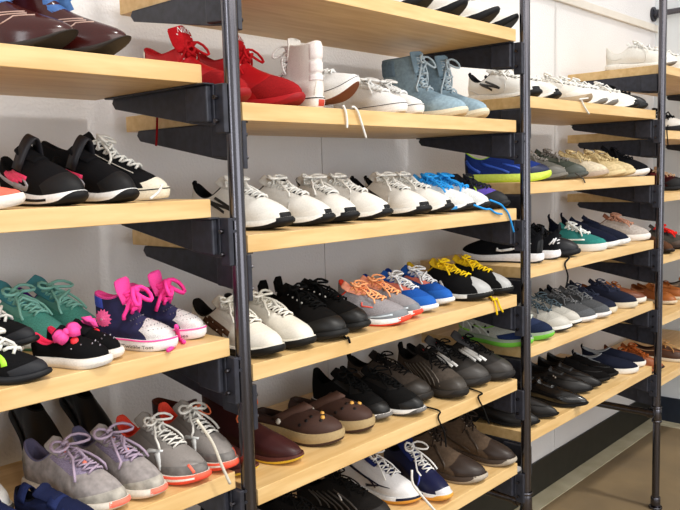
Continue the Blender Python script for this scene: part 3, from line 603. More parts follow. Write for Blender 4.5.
D['knit_black'] = dict(L=.28, upper='#15161b:knit', sole='#efedec:foam', outsole='#e2dfdc:rubber', mh=.12, mf=.09, out=.02, lining='#14151a', tongue='#17181e', lace='#1b1c22', bow=.7, hH=.40, hS=.30, hF=.42, tlen=.035, over=(guard('#17181d:knit', .3, .2), ('tab', 'pull_tab', '#15161b', .014, .02)))
D['swoosh'] = dict(L=.30, upper='#17181d:knit', sole='#edecef:foam', outsole='#3a3b40:rubber', mh=.115, mf=.085, out=.02, spring=.07, lining='#14151a', lace='#17181d', bow=.8, hF=.38, over=(('rib', 'swoosh', '#f4f3f4:leather', SWOOSH), EYE('#1c1d23:leather'), heelcup('#141519:leather', .84, .6), ('tab', 'pull_tab', '#24252b', .018, .014)))
D['black_stripe'] = dict(D['swoosh'], over=(('rib', 'side_stripe', '#e9e8ea:leather', stripes(2, -.82, .05, .3, .6, -.06, .006)), ('band', 'heel_stripe', '#e9e8ea:leather', .90, 1.10, .40, .46), ('band', 'lower_stripe', '#e9e8ea:leather', .92, 1.08, .26, .31), EYE('#1c1d23:leather'), ('tab', 'pull_tab', '#24252b', .022, .016)))
D['black_round'] = dict(L=.28, W=1.14, upper='#202126:leather', sole='#1d1e22:rubber', outsole='#18191c:rubber', mh=.09, mf=.08, lining='#121316', lace='#121317', bow=.9, tb=0.217, over=(guard('#26272d:leather', .42, .5),))
D['teal_low'] = dict(L=.26, upper='#2c6f6a:fabric', sole='#eceae4:rubber', outsole='#e4e1da:rubber', mh=.12, mf=.11, out=.02, spring=.03, flare=.001, lining='#1f4f4d', lace='#eef0ec', lr=.0034, bow=1.3, over=(guard('#2f7a72:suede', .32, .3), ('rib', 'side_overlay', '#e7ebe6:leather', [([(-.3, .3), (-.5, .4), (-.7, .2), (-.85, .5)], .007, .006)])))
D['navy_knit'] = dict(L=.28, upper='#1c2138:knit', sole='#eceae6:foam', outsole='#dfdcd6:rubber', mh=.10, mf=.085, out=.02, laces=0, lining='#151a2d', tongue='#1b2138', hH=.42, hS=.30, hF=.40, tlen=.02, tb=0.191, over=(('tab', 'pull_tab', '#171c30', .016, .018), heelcup('#181d31:knit')))
D['white_back'] = dict(D['navy_knit'], upper='#23283c:knit')
D['taupe_low'] = dict(L=.28, upper='#a39a93:suede', sole='#ece6df:rubber', outsole='#e2dbd2:rubber', mh=.11, mf=.10, out=.02, spring=.03, lining='#6b4634', tongue='#7a4d38', lace='#b98a74', lr=.0036, bow=1.4, over=(guard('#aaa19a:suede', .34, .34), EYE('#93877e:suede'), ('dots', 'lace_fleck', '#f0dfd4:plain', [(-.05, .75), (.05, .82), (-.08, .88), (.08, .68)], .003, .007)))
D['brown_clog'] = dict(L=.28, W=1.08, upper='#5a3c2b:suede', sole='#3a2a22:rubber', outsole='#2a1f1a:rubber', mh=.08, mf=.06, lining='#4a2f22', **{k: v for k, v in SLIP.items()}, over=(('rib', 'seam', '#472c20:leather', [([(-.05, .6), (-.3, .4), (-.6, .3)], .003, .003)]),))
D['green_runner'] = dict(L=.295, W=1.08, upper='#b9bbb1:knit', sole='#8f9d86:foam', outsole='#74c23f:rubber', mh=.10, mf=.09, out=.055, lining='#2b3038', lace='#c2c5bd', bow=1.0, over=(guard('#2b3a66:knit', .40, .30), ('rib', 'side_overlay', '#dfe3da:leather', stripes(4, -.5, -.09, .1, .8, .06, .007)), ('rib', 'lime_line', '#8fd24c:leather', [([(-.2, .6), (-.4, .5), (-.55, .6)], .006, .005), ([(-.95, .25), (-.7, .12)], .012, .008)]), ('dots', 'vent_hole', '#1c1f24:plain', [(-.46, .3), (-.52, .62), (-.62, .4), (-.40, .55)], .006, .0016)))
D['navy_lime'] = dict(D['green_runner'], upper='#2f3a58:knit', over=(guard('#26314d:knit', .42, .4), ('rib', 'side_overlay', '#c9ccd0:leather', stripes(2, -.45, -.10, .2, .8, .06, .006)), EYE('#1c2232:leather')))
D['grey_run'] = dict(throat='#3f4244:knit', L=.29, upper='#a9a69e:knit', sole='#e7e4dd:foam', outsole='#3a3a3c:rubber', out=.03, lining='#4a4d50', lace='#55636b', lr=.0028, bow=1.1, over=(guard('#b8b4ab:leather', .34, .36), mud('#c2beb4:leather'), EYE('#8d8b85:leather'), ('rib', 'side_overlay', '#7c7b77:leather', [([(-.3, .5), (-.5, .1)], .008, .006), ([(-.5, .6), (-.72, .1)], .008, .006)])))
D['char_run'] = dict(D['grey_run'], upper='#4b4c4e:knit', sole='#e9e4e2:foam', outsole='#cfcbc8:rubber', lace='#6f7072', lining='#1b1c1e', over=(guard('#55575a:knit', .34, .3), EYE('#3b3d40:leather'), ('rib', 'side_overlay', '#6d6f72:leather', [([(-.3, .5), (-.5, .1)], .006, .006)])))
D['navy_court'] = dict(L=.29, upper='#23273a:fabric', sole='#ddd2bc:rubber', outsole='#d2c6ad:rubber', mh=.09, mf=.085, out=.02, spring=.03, flare=.001, lining='#2a2d3c', lace='#3a4054', lr=.0026, bow=1.0, hF=.35, over=(guard('#262b40:fabric', .3, .3), EYE('#2b3046:fabric'), ('dots', 'side_label', '#b8554c:plain', [(-.68, .45)], .005, .002)))
D['boat'] = dict(L=.28, W=1.02, upper='#9a5a2c:leather', sole='#d9cdb8:rubber', outsole='#cbbda6:rubber', mh=.07, mf=.06, out=.02, spring=.03, flare=.001, lining='#6d3c1c', tongue='#a2622f:leather', lace='#8a4c24', lr=.002, laces=2, s0=.82, bow=.8, hH=.26, hS=.19, hF=.28, xc1=.46, tb=0.174, tlen=.022, over=(('rib', 'apron_seam', '#7c4520:leather', [([(-.03, .42), (-.14, .46), (-.24, .62), (-.28, .9)], .004, .004)]), ('rib', 'side_cord', '#c9a27a:leather', [([(-.4, .78), (-.6, .8), (-.85, .8)], .003, .003)])))
D['boat_dark'] = dict(D['boat'], upper='#4f3223:leather', lining='#35201a', tongue='#56382a:leather', lace='#b98d5a', lr=.0026, bow=1.4)
D['boat_white'] = dict(D['boat'], upper='#6b3b25:leather', sole='#eee8dc:rubber', mh=.09, mf=.085)
D['dress_lace'] = dict(DRESS, over=(('band', 'toe_cap', '#1b1817:patent', -.40, .40, 0, lambda f: .46), ('rib', 'cap_seam', '#050505:leather', [([(0, .47), (-.14, .45), (-.30, .36), (-.42, .2)], .002, .002)])))
D['dress_loafer'] = dict(DRESS, laces=0, tlen=.012, upper='#1c1817:leather', xc1=.47, over=(('arch', 'vamp_strap', '#1a1716:leather', -.40, .78, .40, .78, .006, .022), ('dots', 'buckle', '#b9b4ac:metal', [(-.26, .80), (-.28, .72)], .004, .006), ('rib', 'apron_seam', '#0a0909:leather', [([(-.02, .40), (-.14, .44), (-.26, .6), (-.30, .9)], .004, .004)])))
D['dress_plain'] = dict(DRESS, laces=0, tlen=.014, upper='#211d1b:leather', xc1=.46, over=(('rib', 'apron_seam', '#0b0a0a:leather', [([(-.02, .34), (-.16, .38), (-.28, .5), (-.36, .8)], .005, .005)]), ('arch', 'vamp_strap', '#1d1a18:leather', -.38, .74, .38, .74, .004, .034)))
D['black_slip'] = dict(DRESS, laces=0, tlen=.01, tp=.9, W=.94, heelblock=0, mh=.075, mf=.06, upper='#1a1818:suede', over=(('band', 'elastic_gore', '#0f0e0e:knit', -.36, -.46, .5, .95, .0014, True), ('rib', 'apron_seam', '#0b0a0a:leather', [([(-.02, .36), (-.16, .4), (-.30, .56)], .004, .004)])))
D['navy_slip'] = dict(L=.28, W=1.06, upper='#1f2438:fabric', sole='#f0ebe2:rubber', outsole='#e7e0d4:rubber', mh=.09, mf=.085, out=.02, spring=.03, flare=.001, lining='#8f9296:fabric', **SLIP, over=(('band', 'elastic_gore', '#7f8388:knit', -.42, -.56, .55, .97, .0014, True), ('band', 'toe_seam', '#191d2f:fabric', -.30, .30, .0, .08), ('tab', 'pull_tab', '#191c28', .02, .012)))
D['brown_lace'] = dict(L=.28, upper='#8a4a26:leather', sole='#3a2116:rubber', outsole='#2a1811:rubber', mh=.09, mf=.05, out=.025, lining='#59301c', tongue='#8d4b26', lace='#b9632f', lr=.0034, bow=1.3, tb=0.165, over=(guard('#8f4d28:leather', .34, .4), heelcup('#713a1d:leather')))
D['brown_loafer'] = dict(DRESS, laces=0, tlen=.012, upper='#4a2416:leather', sole='#26150e:rubber', lining='#341a10', over=(('rib', 'apron_seam', '#2f160d:leather', [([(-.02, .40), (-.14, .44), (-.26, .6)], .004, .004)]),))
D['dark_suede'] = dict(L=.28, upper='#2b201b:suede', sole='#2b211c:rubber', outsole='#1d1613:rubber', mh=.08, mf=.06, lining='#1a1310', lace='#d0b595', laces=4, lr=.0026, bow=1.0, over=(guard('#2f231d:suede'),))
D['white_black_lace'] = dict(L=.29, upper='#dddad4:leather', sole='#24252a:rubber', outsole='#1b1c20:rubber', mh=.13, mf=.11, lining='#1b1c20', lace='#17181b', lr=.0036, bow=1.4, over=(guard('#e2dfd9:leather'), heelcup('#26272b:leather'), EYE('#2a2b2f:leather')))
D['red_lace'] = dict(L=.28, upper='#4b4742:suede', sole='#3a2a22:rubber', outsole='#2a1f1a:rubber', lining='#17181b', lace='#e02a25', lr=.0042, bow=1.5, over=(guard('#54443a:leather'), EYE('#26262a:leather')))
D['maroon_run'] = dict(L=.28, upper='#3f1519:knit', sole='#26272b:rubber', outsole='#1b1c20:rubber', lining='#2b0f12', lace='#c9a98a', lr=.0034, bow=1.1, over=(guard('#1d1e22:rubber', .4, .5), EYE('#6a2226:leather')))
D['grey_moc'] = dict(D['boat'], upper='#6a6258:suede', lining='#3a342e', sole='#8a7c6a:rubber')
D['tan_loafer'] = dict(D['boat'], upper='#b3602a:leather', lining='#8a4720', sole='#4a2a18:rubber', laces=0, over=(('rib', 'apron_seam', '#8a4720:leather', [([(-.03, .42), (-.14, .46), (-.24, .62), (-.28, .9)], .004, .004)]),))
DESIGNS = D

SHOES = [
    ('cowboy', 'cowboy_boot', 'boot', 'R', 'L0', -0.408, 0.174, 30.0, 'maroon leather cowboy boot with blue inlaid flower, cut off by the picture edge', 'maroon cowboy boots', 0, (0, 0)),
    ('cowboy', 'cowboy_boot', 'boot', 'L', 'L0', -0.305, 0.167, 34.0, 'maroon leather cowboy boot standing nearer the red sneakers', 'maroon cowboy boots', 0, (0, 0)),
    ('coral_low', 'sneaker', 'shoe', 'L', 'L1', -0.509, 0.093, 50.0, 'coral sneaker toe with cream sole at the edge of the picture', None, 0, (0, 0)),
    ('pink_velcro', 'running_shoe', 'shoe', 'R', 'L1', -0.349, 0.152, 7.4, 'black strap runner with pink dashes and silver tick, beside the coral sneaker', 'black strap runners with pink dashes', 0, (0, 0)),
    ('pink_velcro', 'running_shoe', 'shoe', 'L', 'L1', -0.241, 0.15, 8.5, 'black strap runner with pink dashes, right in front of the canvas high-top', 'black strap runners with pink dashes', 0, (0, 0)),
    ('canvas_high', 'high_top_sneaker', 'shoe', 'L', 'L1', -0.17, 0.222, 34.0, 'black canvas high-top with cream toe and loose white lace', None, 0, (0, 0)),
    ('beige_low', 'sneaker', 'shoe', 'L', 'L2', -0.41, 0.322, 10.0, 'beige sneaker with white laces behind the black and neon shoe', None, 0, (0, 0)),
    ('neon', 'running_shoe', 'shoe', 'R', 'L2', -0.495, 0.079, 38.0, 'black kids shoe with neon green flash at the picture edge, in front of its twin', 'black kids shoes with neon flashes', 0, (0, 0)),
    ('neon', 'running_shoe', 'shoe', 'L', 'L2', -0.46, 0.169, 30.0, 'black kids shoe with lime trim set just behind its twin, touching the first pink bow', 'black kids shoes with neon flashes', 0.035, (0.0, -0.05)),
    ('teal', 'running_shoe', 'shoe', 'R', 'L2', -0.322, 0.33, 12.0, 'teal runner with purple lining at the back, nearer the beige sneaker', 'teal and purple runners', 0, (0, 0)),
    ('teal', 'running_shoe', 'shoe', 'L', 'L2', -0.238, 0.336, 12.0, 'teal runner with purple lining at the back, its lace bow above the second pink bow', 'teal and purple runners', 0, (0, 0)),
    ('bow_kid', 'kids_shoe', 'shoe', 'R', 'L2', -0.355, 0.069, 28.0, 'black kids shoe with pink bow and white toe, beside the neon shoe', 'black kids shoes with pink bows', 0, (0, 0)),
    ('bow_kid', 'kids_shoe', 'shoe', 'L', 'L2', -0.306, 0.105, 28.0, 'black kids shoe with pink bow and white toe, next to the flower high-top', 'black kids shoes with pink bows', 0, (0, 0)),
    ('pink_high', 'high_top_sneaker', 'shoe', 'R', 'L2', -0.198, 0.096, 26.0, 'navy glitter high-top with pink flower and a lace trailing over the shelf', 'navy glitter high-tops with pink laces', 0, (0, 0)),
    ('pink_high', 'high_top_sneaker', 'shoe', 'L', 'L2', -0.095, 0.133, 26.0, 'navy glitter high-top nearest the post, its tongue and bow bright pink', 'navy glitter high-tops with pink laces', 0, (0, 0)),
    ('white_grey', 'running_shoe', 'shoe', 'R', 'L3', -0.478, 0.304, 5.0, 'white shoe poking in at the lower picture edge behind the navy sandals', None, 0, (0, 0)),
    ('navy_velcro', 'sandal', 'shoe', 'R', 'L3', -0.491, 0.083, 20.0, 'navy strap sandal at the bottom edge, nearer the picture edge', 'navy strap sandals', 0, (0, 0)),
    ('navy_velcro', 'sandal', 'shoe', 'L', 'L3', -0.401, 0.073, 20.0, 'navy strap sandal at the bottom edge, touching the lavender runner', 'navy strap sandals', 0, (0, 0)),
    ('black_tall', 'shoe', 'shoe', 'R', 'L3', -0.277, 0.39, 0.0, 'black shoe leaning on the wall behind the first lavender runner', 'black shoes behind the lavender runners', 0, (0, 0.6)),
    ('black_tall', 'shoe', 'shoe', 'L', 'L3', -0.156, 0.39, 0.0, 'black shoe leaning on the wall behind the second lavender runner', 'black shoes behind the lavender runners', 0, (0, 0.6)),
    ('lavender', 'running_shoe', 'shoe', 'R', 'L3', -0.322, 0.153, 11.7, 'worn grey lavender runner with coral toe, beside the navy sandals', 'worn grey lavender runners', 0, (0, 0)),
    ('lavender', 'running_shoe', 'shoe', 'L', 'L3', -0.228, 0.147, 6.7, 'worn grey lavender runner with coral toe, beside the grey orange-lined runner', 'worn grey lavender runners', 0, (0, 0)),
    ('vector', 'running_shoe', 'shoe', 'R', 'L3', -0.127, 0.139, 4.8, 'grey runner with orange lining and white side mark, nearer the lavender runners', 'grey runners with orange lining', 0, (0, 0)),
    ('vector', 'running_shoe', 'shoe', 'L', 'L3', -0.028, 0.144, -2.9, 'grey runner with orange lining and long cream lace end, nearest the post', 'grey runners with orange lining', 0, (0, 0)),
    ('chukka', 'ankle_boot', 'boot', 'R', 'M4', 0.047, 0.217, 14.5, 'dark maroon ankle boot mostly hidden behind the grey orange-lined runners', 'maroon ankle boots', 0, (0, 0)),
    ('white_under', 'running_shoe', 'shoe', 'R', 'M0', 0.714, 0.166, 12.0, 'white runner with black sole on the highest shelf, closest to the picture top', 'white runners with black soles on the highest shelf', 0, (0, 0)),
    ('white_under', 'running_shoe', 'shoe', 'L', 'M0', 0.868, 0.156, 12.0, 'white runner with black sole on the highest shelf, third from the tall post', 'white runners with black soles on the highest shelf', 0, (0, 0)),
    ('white_under', 'running_shoe', 'shoe', 'R', 'M0', 1.031, 0.15, 12.0, 'white runner with black sole on the highest shelf, second from the tall post', 'white runners with black soles on the highest shelf', 0, (0, 0)),
    ('white_under', 'running_shoe', 'shoe', 'L', 'M0', 1.186, 0.17, 12.0, 'white runner with black sole on the highest shelf, touching the tall post', 'white runners with black soles on the highest shelf', 0, (0, 0)),
    ('red_high', 'high_top_sneaker', 'shoe', 'R', 'M1', 0.041, 0.177, 11.1, 'red high-top with lettered tongue, partly behind the near post', 'red high-top sneakers', 0, (0, 0)),
    ('red_high', 'high_top_sneaker', 'shoe', 'L', 'M1', 0.202, 0.174, 17.0, 'red high-top with big mesh toe, beside the white high-top', 'red high-top sneakers', 0, (0, 0)),
    ('white_high', 'high_top_sneaker', 'shoe', 'R', 'M1', 0.295, 0.147, 182.0, 'cream white high-top turned heel out with a red heel badge', 'white canvas sneakers', 0, (0, 0)),
    ('white_gum', 'sneaker', 'shoe', 'L', 'M1', 0.415, 0.165, 16.0, 'white low sneaker with dark gum sole and lace hanging off the shelf', None, 0.012, (0, -0.1)),
    ('white_low', 'sneaker', 'shoe', 'R', 'M1', 0.64, 0.169, -5.3, 'white low sneaker with dark sole line, nearer the gum-soled sneaker', 'white low sneakers', 0, (0, 0)),
    ('white_low', 'sneaker', 'shoe', 'L', 'M1', 0.725, 0.169, -6.7, 'white low sneaker touching the pale blue suede boot', 'white low sneakers', 0, (0, 0)),
    ('blue_boot', 'ankle_boot', 'boot', 'R', 'M1', 0.916, 0.177, 4.9, 'pale blue suede lace-up boot, nearer the white sneakers', 'pale blue suede boots', 0, (0, 0)),
    ('blue_boot', 'ankle_boot', 'boot', 'L', 'M1', 1.047, 0.177, 1.9, 'pale blue suede lace-up boot at the shelf end by the tall middle post', 'pale blue suede boots', 0, (0, 0)),
    ('nb', 'running_shoe', 'shoe', 'R', 'M2', 0.165, 0.184, 7.5, 'white runner with black letter mark, crossing behind the near post', 'white runners with black letter marks', 0, (0, 0)),
    ('nb', 'running_shoe', 'shoe', 'L', 'M2', 0.305, 0.183, 10.0, 'white runner with black letter mark, second from the near post', 'white runners with black letter marks', 0, (0, 0)),
    ('nb', 'running_shoe', 'shoe', 'R', 'M2', 0.43, 0.184, -8.0, 'white runner with black lining in the middle of the row, third from the near post', 'white runners with black letter marks', 0, (0, 0)),
    ('nb', 'running_shoe', 'shoe', 'L', 'M2', 0.534, 0.183, 10.0, 'white runner with tangled laces, fourth from the near post', 'white runners with black letter marks', 0, (0, 0)),
    ('nb', 'running_shoe', 'shoe', 'R', 'M2', 0.737, 0.185, -4.2, 'white runner with black letter mark, second from the blue-laced shoes', 'white runners with black letter marks', 0, (0, 0)),
    ('nb', 'running_shoe', 'shoe', 'L', 'M2', 0.83, 0.184, 8.0, 'white runner with black toe block, right beside the blue-laced shoes', 'white runners with black letter marks', 0, (0, 0)),
    ('blue_lace', 'running_shoe', 'shoe', 'R', 'M2', 0.931, 0.17, 16.0, 'pale runner with bright blue laces, beside the white runners', 'pale runners with bright blue laces', 0, (0, 0)),
    ('blue_lace', 'running_shoe', 'shoe', 'L', 'M2', 1.022, 0.17, 16.0, 'pale runner with blue laces hanging over the edge, beside the purple shoe', 'pale runners with bright blue laces', 0, (0, 0)),
    ('purple_lime', 'running_shoe', 'shoe', 'R', 'M2', 1.198, 0.247, 8.0, 'dark runner with purple side and lime line under the blue runner', 'dark purple and lime runners', 0, (0, 0)),
    ('purple_lime', 'running_shoe', 'shoe', 'L', 'M2', 1.126, 0.146, 6.0, 'dark grey rounded runner toe at the shelf end, below the purple one', 'dark purple and lime runners', 0, (0, 0)),
    ('cream3', 'sneaker', 'shoe', 'R', 'M3', 0.106, 0.15, 0.4, 'cream leather sneaker with brown stripes, passing behind the near post', 'cream sneakers with brown stripes', 0, (0, 0)),
    ('cream3', 'sneaker', 'shoe', 'L', 'M3', 0.209, 0.15, 2.4, 'cream leather sneaker with brown stripes, beside the black shoes', 'cream sneakers with brown stripes', 0, (0, 0)),
    ('black_casual', 'casual_shoe', 'shoe', 'R', 'M3', 0.324, 0.147, -1.2, 'black suede shoe with tall heel loop and a lace end over the shelf', 'black suede shoes with heel loops', 0, (0, 0)),
    ('black_casual', 'casual_shoe', 'shoe', 'L', 'M3', 0.424, 0.17, 8.3, 'black suede shoe with heel loop, beside the grey orange-laced runner', 'black suede shoes with heel loops', 0, (0, 0)),
    ('grey_orange', 'running_shoe', 'shoe', 'R', 'M3', 0.533, 0.119, 21.5, 'grey runner with orange laces, beside the black suede shoe', 'grey runners with orange laces', 0, (0, 0)),
    ('grey_orange', 'running_shoe', 'shoe', 'L', 'M3', 0.645, 0.152, 13.1, 'grey runner with coral toe, beside the blue runner', 'grey runners with orange laces', 0, (0, 0)),
    ('blue_white', 'running_shoe', 'shoe', 'R', 'M3', 0.755, 0.168, 3.1, 'royal blue runner with white laces, beside the grey orange-laced runner', 'royal blue runners with white laces', 0, (0, 0)),
    ('blue_white', 'running_shoe', 'shoe', 'L', 'M3', 0.893, 0.195, -1.2, 'royal blue runner with white bow, beside the yellow-laced shoe', 'royal blue runners with white laces', 0, (0, 0)),
    ('black_yellow', 'running_shoe', 'shoe', 'R', 'M3', 1.009, 0.162, 9.1, 'black grey runner with yellow laces, beside the blue runner', 'black runners with yellow laces', 0, (0, 0)),
    ('black_yellow', 'running_shoe', 'shoe', 'L', 'M3', 1.138, 0.159, 7.0, 'black grey runner with yellow laces, last before the tall post', 'black runners with yellow laces', 0, (0, 0)),
    ('chukka', 'ankle_boot', 'boot', 'L', 'M4', 0.173, 0.186, 13.2, 'maroon leather ankle boot with yellow sole line, beside the clogs', 'maroon ankle boots', 0, (0, 0)),
    ('clog', 'clog', 'shoe', 'R', 'M4', 0.333, 0.185, 11.0, 'brown rubber clog with gold charm, beside the maroon boot', 'brown rubber clogs', 0, (0, 0)),
    ('clog', 'clog', 'shoe', 'L', 'M4', 0.461, 0.185, 11.0, 'brown rubber clog with tan sole, beside the black runner', 'brown rubber clogs', 0, (0, 0)),
    ('black_runner', 'running_shoe', 'shoe', 'R', 'M4', 0.58, 0.216, -0.9, 'black runner with grey toe edge, beside the brown clog', 'black runners with white soles', 0, (0, 0)),
    ('black_runner', 'running_shoe', 'shoe', 'L', 'M4', 0.663, 0.167, 8.0, 'black runner with white sole line and lace over the edge', 'black runners with white soles', 0, (0, 0)),
    ('trail', 'trail_shoe', 'shoe', 'R', 'M4', 0.772, 0.227, 6.1, 'dark brown trail shoe behind the black runner', 'dark brown trail shoes', 0, (0, 0)),
    ('grey_trail', 'trail_shoe', 'shoe', 'L', 'M4', 0.909, 0.161, -11.6, 'ribbed grey brown trail shoe with red tongue dot', 'dark brown trail shoes', 0, (0, 0)),
    ('black_cleat', 'trail_shoe', 'shoe', 'R', 'M4', 1.027, 0.184, 8.0, 'black sneaker with white stripes, beside the ribbed trail shoe', 'black sneakers with white stripes', 0, (0, 0)),
    ('black_cleat', 'trail_shoe', 'shoe', 'L', 'M4', 1.141, 0.157, 8.0, 'black sneaker with white stripes, at the shelf end by the tall post', 'black sneakers with white stripes', 0, (0, 0)),
    ('dark_net', 'trail_shoe', 'shoe', 'R', 'M5', 0.331, 0.206, 16.0, 'black ribbed shoe at the bottom, beneath the brown clog', 'black ribbed shoes on the lowest shelf', 0, (0, 0)),
    ('dark_net', 'trail_shoe', 'shoe', 'L', 'M5', 0.514, 0.193, 16.0, 'black ribbed shoe at the bottom, beside the white volleyball shoe', 'black ribbed shoes on the lowest shelf', 0, (0, 0)),
    ('dark_net', 'trail_shoe', 'shoe', 'R', 'M5', 0.2, 0.242, 16.0, 'black shoe at the bottom edge, beneath the maroon boot', 'black ribbed shoes on the lowest shelf', 0, (0, 0)),
    ('volley', 'volleyball_shoe', 'shoe', 'R', 'M5', 0.7, 0.218, 6.0, 'white volleyball shoe with navy bird mark and navy tongue', 'navy and white volleyball shoes', 0, (0, 0)),
    ('volley_navy', 'volleyball_shoe', 'shoe', 'L', 'M5', 0.807, 0.15, -12.0, 'navy volleyball shoe with crest on its tongue, toe to the front', 'navy and white volleyball shoes', 0, (0, 0)),
    ('hiker', 'hiking_shoe', 'shoe', 'R', 'M5', 0.949, 0.151, 8.0, 'brown hiking shoe beside the navy volleyball shoe', 'brown hiking shoes', 0, (0, 0)),
    ('hiker', 'hiking_shoe', 'shoe', 'L', 'M5', 1.133, 0.149, 8.0, 'brown hiking shoe at the end of the lowest shelf by the tall post', 'brown hiking shoes', 0, (0, 0)),
    ('nb', 'running_shoe', 'shoe', 'R', 'R1', 1.399, 0.184, -7.0, 'white runner with black toe, crossing behind the tall middle post', 'white and black runners on the third bay top shelf', 0, (0, 0)),
    ('nb', 'running_shoe', 'shoe', 'L', 'R1', 1.533, 0.185, 1.0, 'white runner with black toe block, beside the tan-soled white shoe', 'white and black runners on the third bay top shelf', 0, (0, 0)),
    ('white_tan', 'running_shoe', 'shoe', 'L', 'R1', 1.758, 0.179, 16.0, 'white shoe with tan sole and a lace hanging over the shelf', None, 0, (0, 0)),
    ('white_grey', 'running_shoe', 'shoe', 'R', 'R1', 1.9, 0.181, 14.0, 'white runner with thin grey sole, beside the tan-soled shoe', 'white grey-soled runners', 0, (0, 0)),
    ('white_grey', 'running_shoe', 'shoe', 'L', 'R1', 2.007, 0.181, 14.0, 'white runner with thin grey sole, beside the black-toed white shoe', 'white grey-soled runners', 0, (0, 0)),
    ('nb', 'running_shoe', 'shoe', 'R', 'R1', 2.22, 0.18, 15.0, 'white shoe with black toe edge, last white one before the thin far post', None, 0, (0, 0)),
    ('black_round', 'shoe', 'shoe', 'L', 'R1', 2.324, 0.171, 13.0, 'black shoe tip tucked behind the thin far post, top shelf of the third bay', None, 0, (0, 0)),
    ('blue_lime', 'running_shoe', 'shoe', 'R', 'R2', 1.386, 0.161, 33.0, 'blue runner with lime sole, lying across the tall middle post', None, 0, (0, 0)),
    ('grey_walk', 'walking_shoe', 'shoe', 'R', 'R2', 1.56, 0.174, 13.0, 'dark grey walking shoe beside the lime-soled runner', 'dark grey walking shoes', 0, (0, 0)),
    ('olive_walk', 'walking_shoe', 'shoe', 'L', 'R2', 1.736, 0.174, 13.0, 'dark olive walking shoe with rounded toe and a loose lace', 'dark grey walking shoes', 0, (0, 0)),
    ('beige_walk', 'walking_shoe', 'shoe', 'R', 'R2', 1.921, 0.169, 13.0, 'beige walking shoe beside the dark olive one', 'tan walking shoes', 0, (0, 0)),
    ('tan_walk', 'walking_shoe', 'shoe', 'R', 'R2', 2.09, 0.169, 13.0, 'tan suede shoe with loose yellow-brown laces', 'tan walking shoes', 0, (0, 0)),
    ('tan_walk', 'walking_shoe', 'shoe', 'L', 'R2', 2.197, 0.169, 13.0, 'tan suede shoe beside the black knit sneaker', 'tan walking shoes', 0, (0, 0)),
    ('knit_black', 'sneaker', 'shoe', 'R', 'R2', 2.361, 0.173, 10.0, 'black knit sneaker with white sole, touching the thin far post', None, 0, (0, 0)),
    ('swoosh', 'running_shoe', 'shoe', 'R', 'R3', 1.37, 0.177, 191.7, 'black runner with white tick and white sole, toe towards the wall', 'black runners turned heel out', 0, (0, 0)),
    ('black_stripe', 'running_shoe', 'shoe', 'L', 'R3', 1.5, 0.178, 190.0, 'black runner turned heel out with two white heel stripes', 'black runners turned heel out', 0, (0, 0)),
    ('black_round', 'shoe', 'shoe', 'L', 'R3', 1.597, 0.136, 13.0, 'black round-toed shoe with a black lace over the shelf edge', None, 0, (0, 0)),
    ('teal_low', 'sneaker', 'shoe', 'R', 'R3', 1.835, 0.126, 14.0, 'teal sneaker with white laces and white sole', None, 0, (0, 0)),
    ('navy_knit', 'sneaker', 'shoe', 'R', 'R3', 1.948, 0.136, 14.0, 'navy knit slip-on sneaker with white sole, beside the teal one', 'navy knit sneakers', 0, (0, 0)),
    ('white_back', 'sneaker', 'shoe', 'L', 'R3', 2.07, 0.14, 14.0, 'navy knit sneaker between its twin and the taupe one', 'navy knit sneakers', 0, (0, 0)),
    ('taupe_low', 'sneaker', 'shoe', 'R', 'R3', 2.326, 0.153, 14.0, 'taupe sneaker with brown flecked laces and white toe', None, 0, (0, 0)),
    ('brown_clog', 'loafer', 'shoe', 'L', 'F3', 2.663, 0.118, -32.7, 'dark brown shoe between the taupe sneaker and the red-laced shoe', None, 0, (0, 0)),
    ('green_runner', 'running_shoe', 'shoe', 'R', 'R4', 1.269, 0.147, -4.6, 'grey and navy runner with bright green sole, passing the tall middle post', 'green-soled runners', 0, (0, 0)),
    ('navy_lime', 'running_shoe', 'shoe', 'L', 'R4', 1.381, 0.141, 16.0, 'navy runner with green sole edge, beside the grey running shoe', 'green-soled runners', 0, (0, 0)),
    ('grey_run', 'running_shoe', 'shoe', 'R', 'R4', 1.543, 0.15, 13.0, 'pale grey runner with white sole, beside the green-soled shoes', 'pale grey runners', 0, (0, 0)),
    ('grey_run', 'running_shoe', 'shoe', 'L', 'R4', 1.66, 0.165, 13.0, 'pale grey runner beside the charcoal runner', 'pale grey runners', 0, (0, 0)),
    ('char_run', 'running_shoe', 'shoe', 'R', 'R4', 1.765, 0.152, 13.0, 'charcoal runner with white sole, beside the pale grey runner', 'charcoal runners', 0, (0, 0)),
    ('char_run', 'running_shoe', 'shoe', 'L', 'R4', 1.877, 0.141, 13.0, 'charcoal runner with white toe edge in front of the navy sneaker', 'charcoal runners', 0, (0, 0)),
    ('navy_court', 'sneaker', 'shoe', 'R', 'R4', 1.982, 0.16, 13.0, 'navy sneaker with cream sole, beside the charcoal runner', 'navy cream-soled sneakers', 0, (0, 0)),
    ('navy_court', 'sneaker', 'shoe', 'L', 'R4', 2.156, 0.141, 13.0, 'navy sneaker with cream sole, nearest the thin far post', 'navy cream-soled sneakers', 0, (0, 0)),
    ('boat_white', 'boat_shoe', 'shoe', 'R', 'R4', 2.282, 0.149, 13.0, 'brown shoe with a thick white sole behind the navy sneaker', None, 0, (0, 0)),
    ('boat', 'boat_shoe', 'shoe', 'R', 'F4', 2.915, 0.203, -21.3, 'orange brown leather boat shoe crossing behind the thin far post', 'orange brown boat shoes', 0, (0, 0)),
    ('dress_plain', 'dress_shoe', 'shoe', 'R', 'R5', 1.298, 0.156, 15.0, 'black leather dress shoe mostly behind the tall middle post', 'plain black dress shoes', 0, (0, 0)),
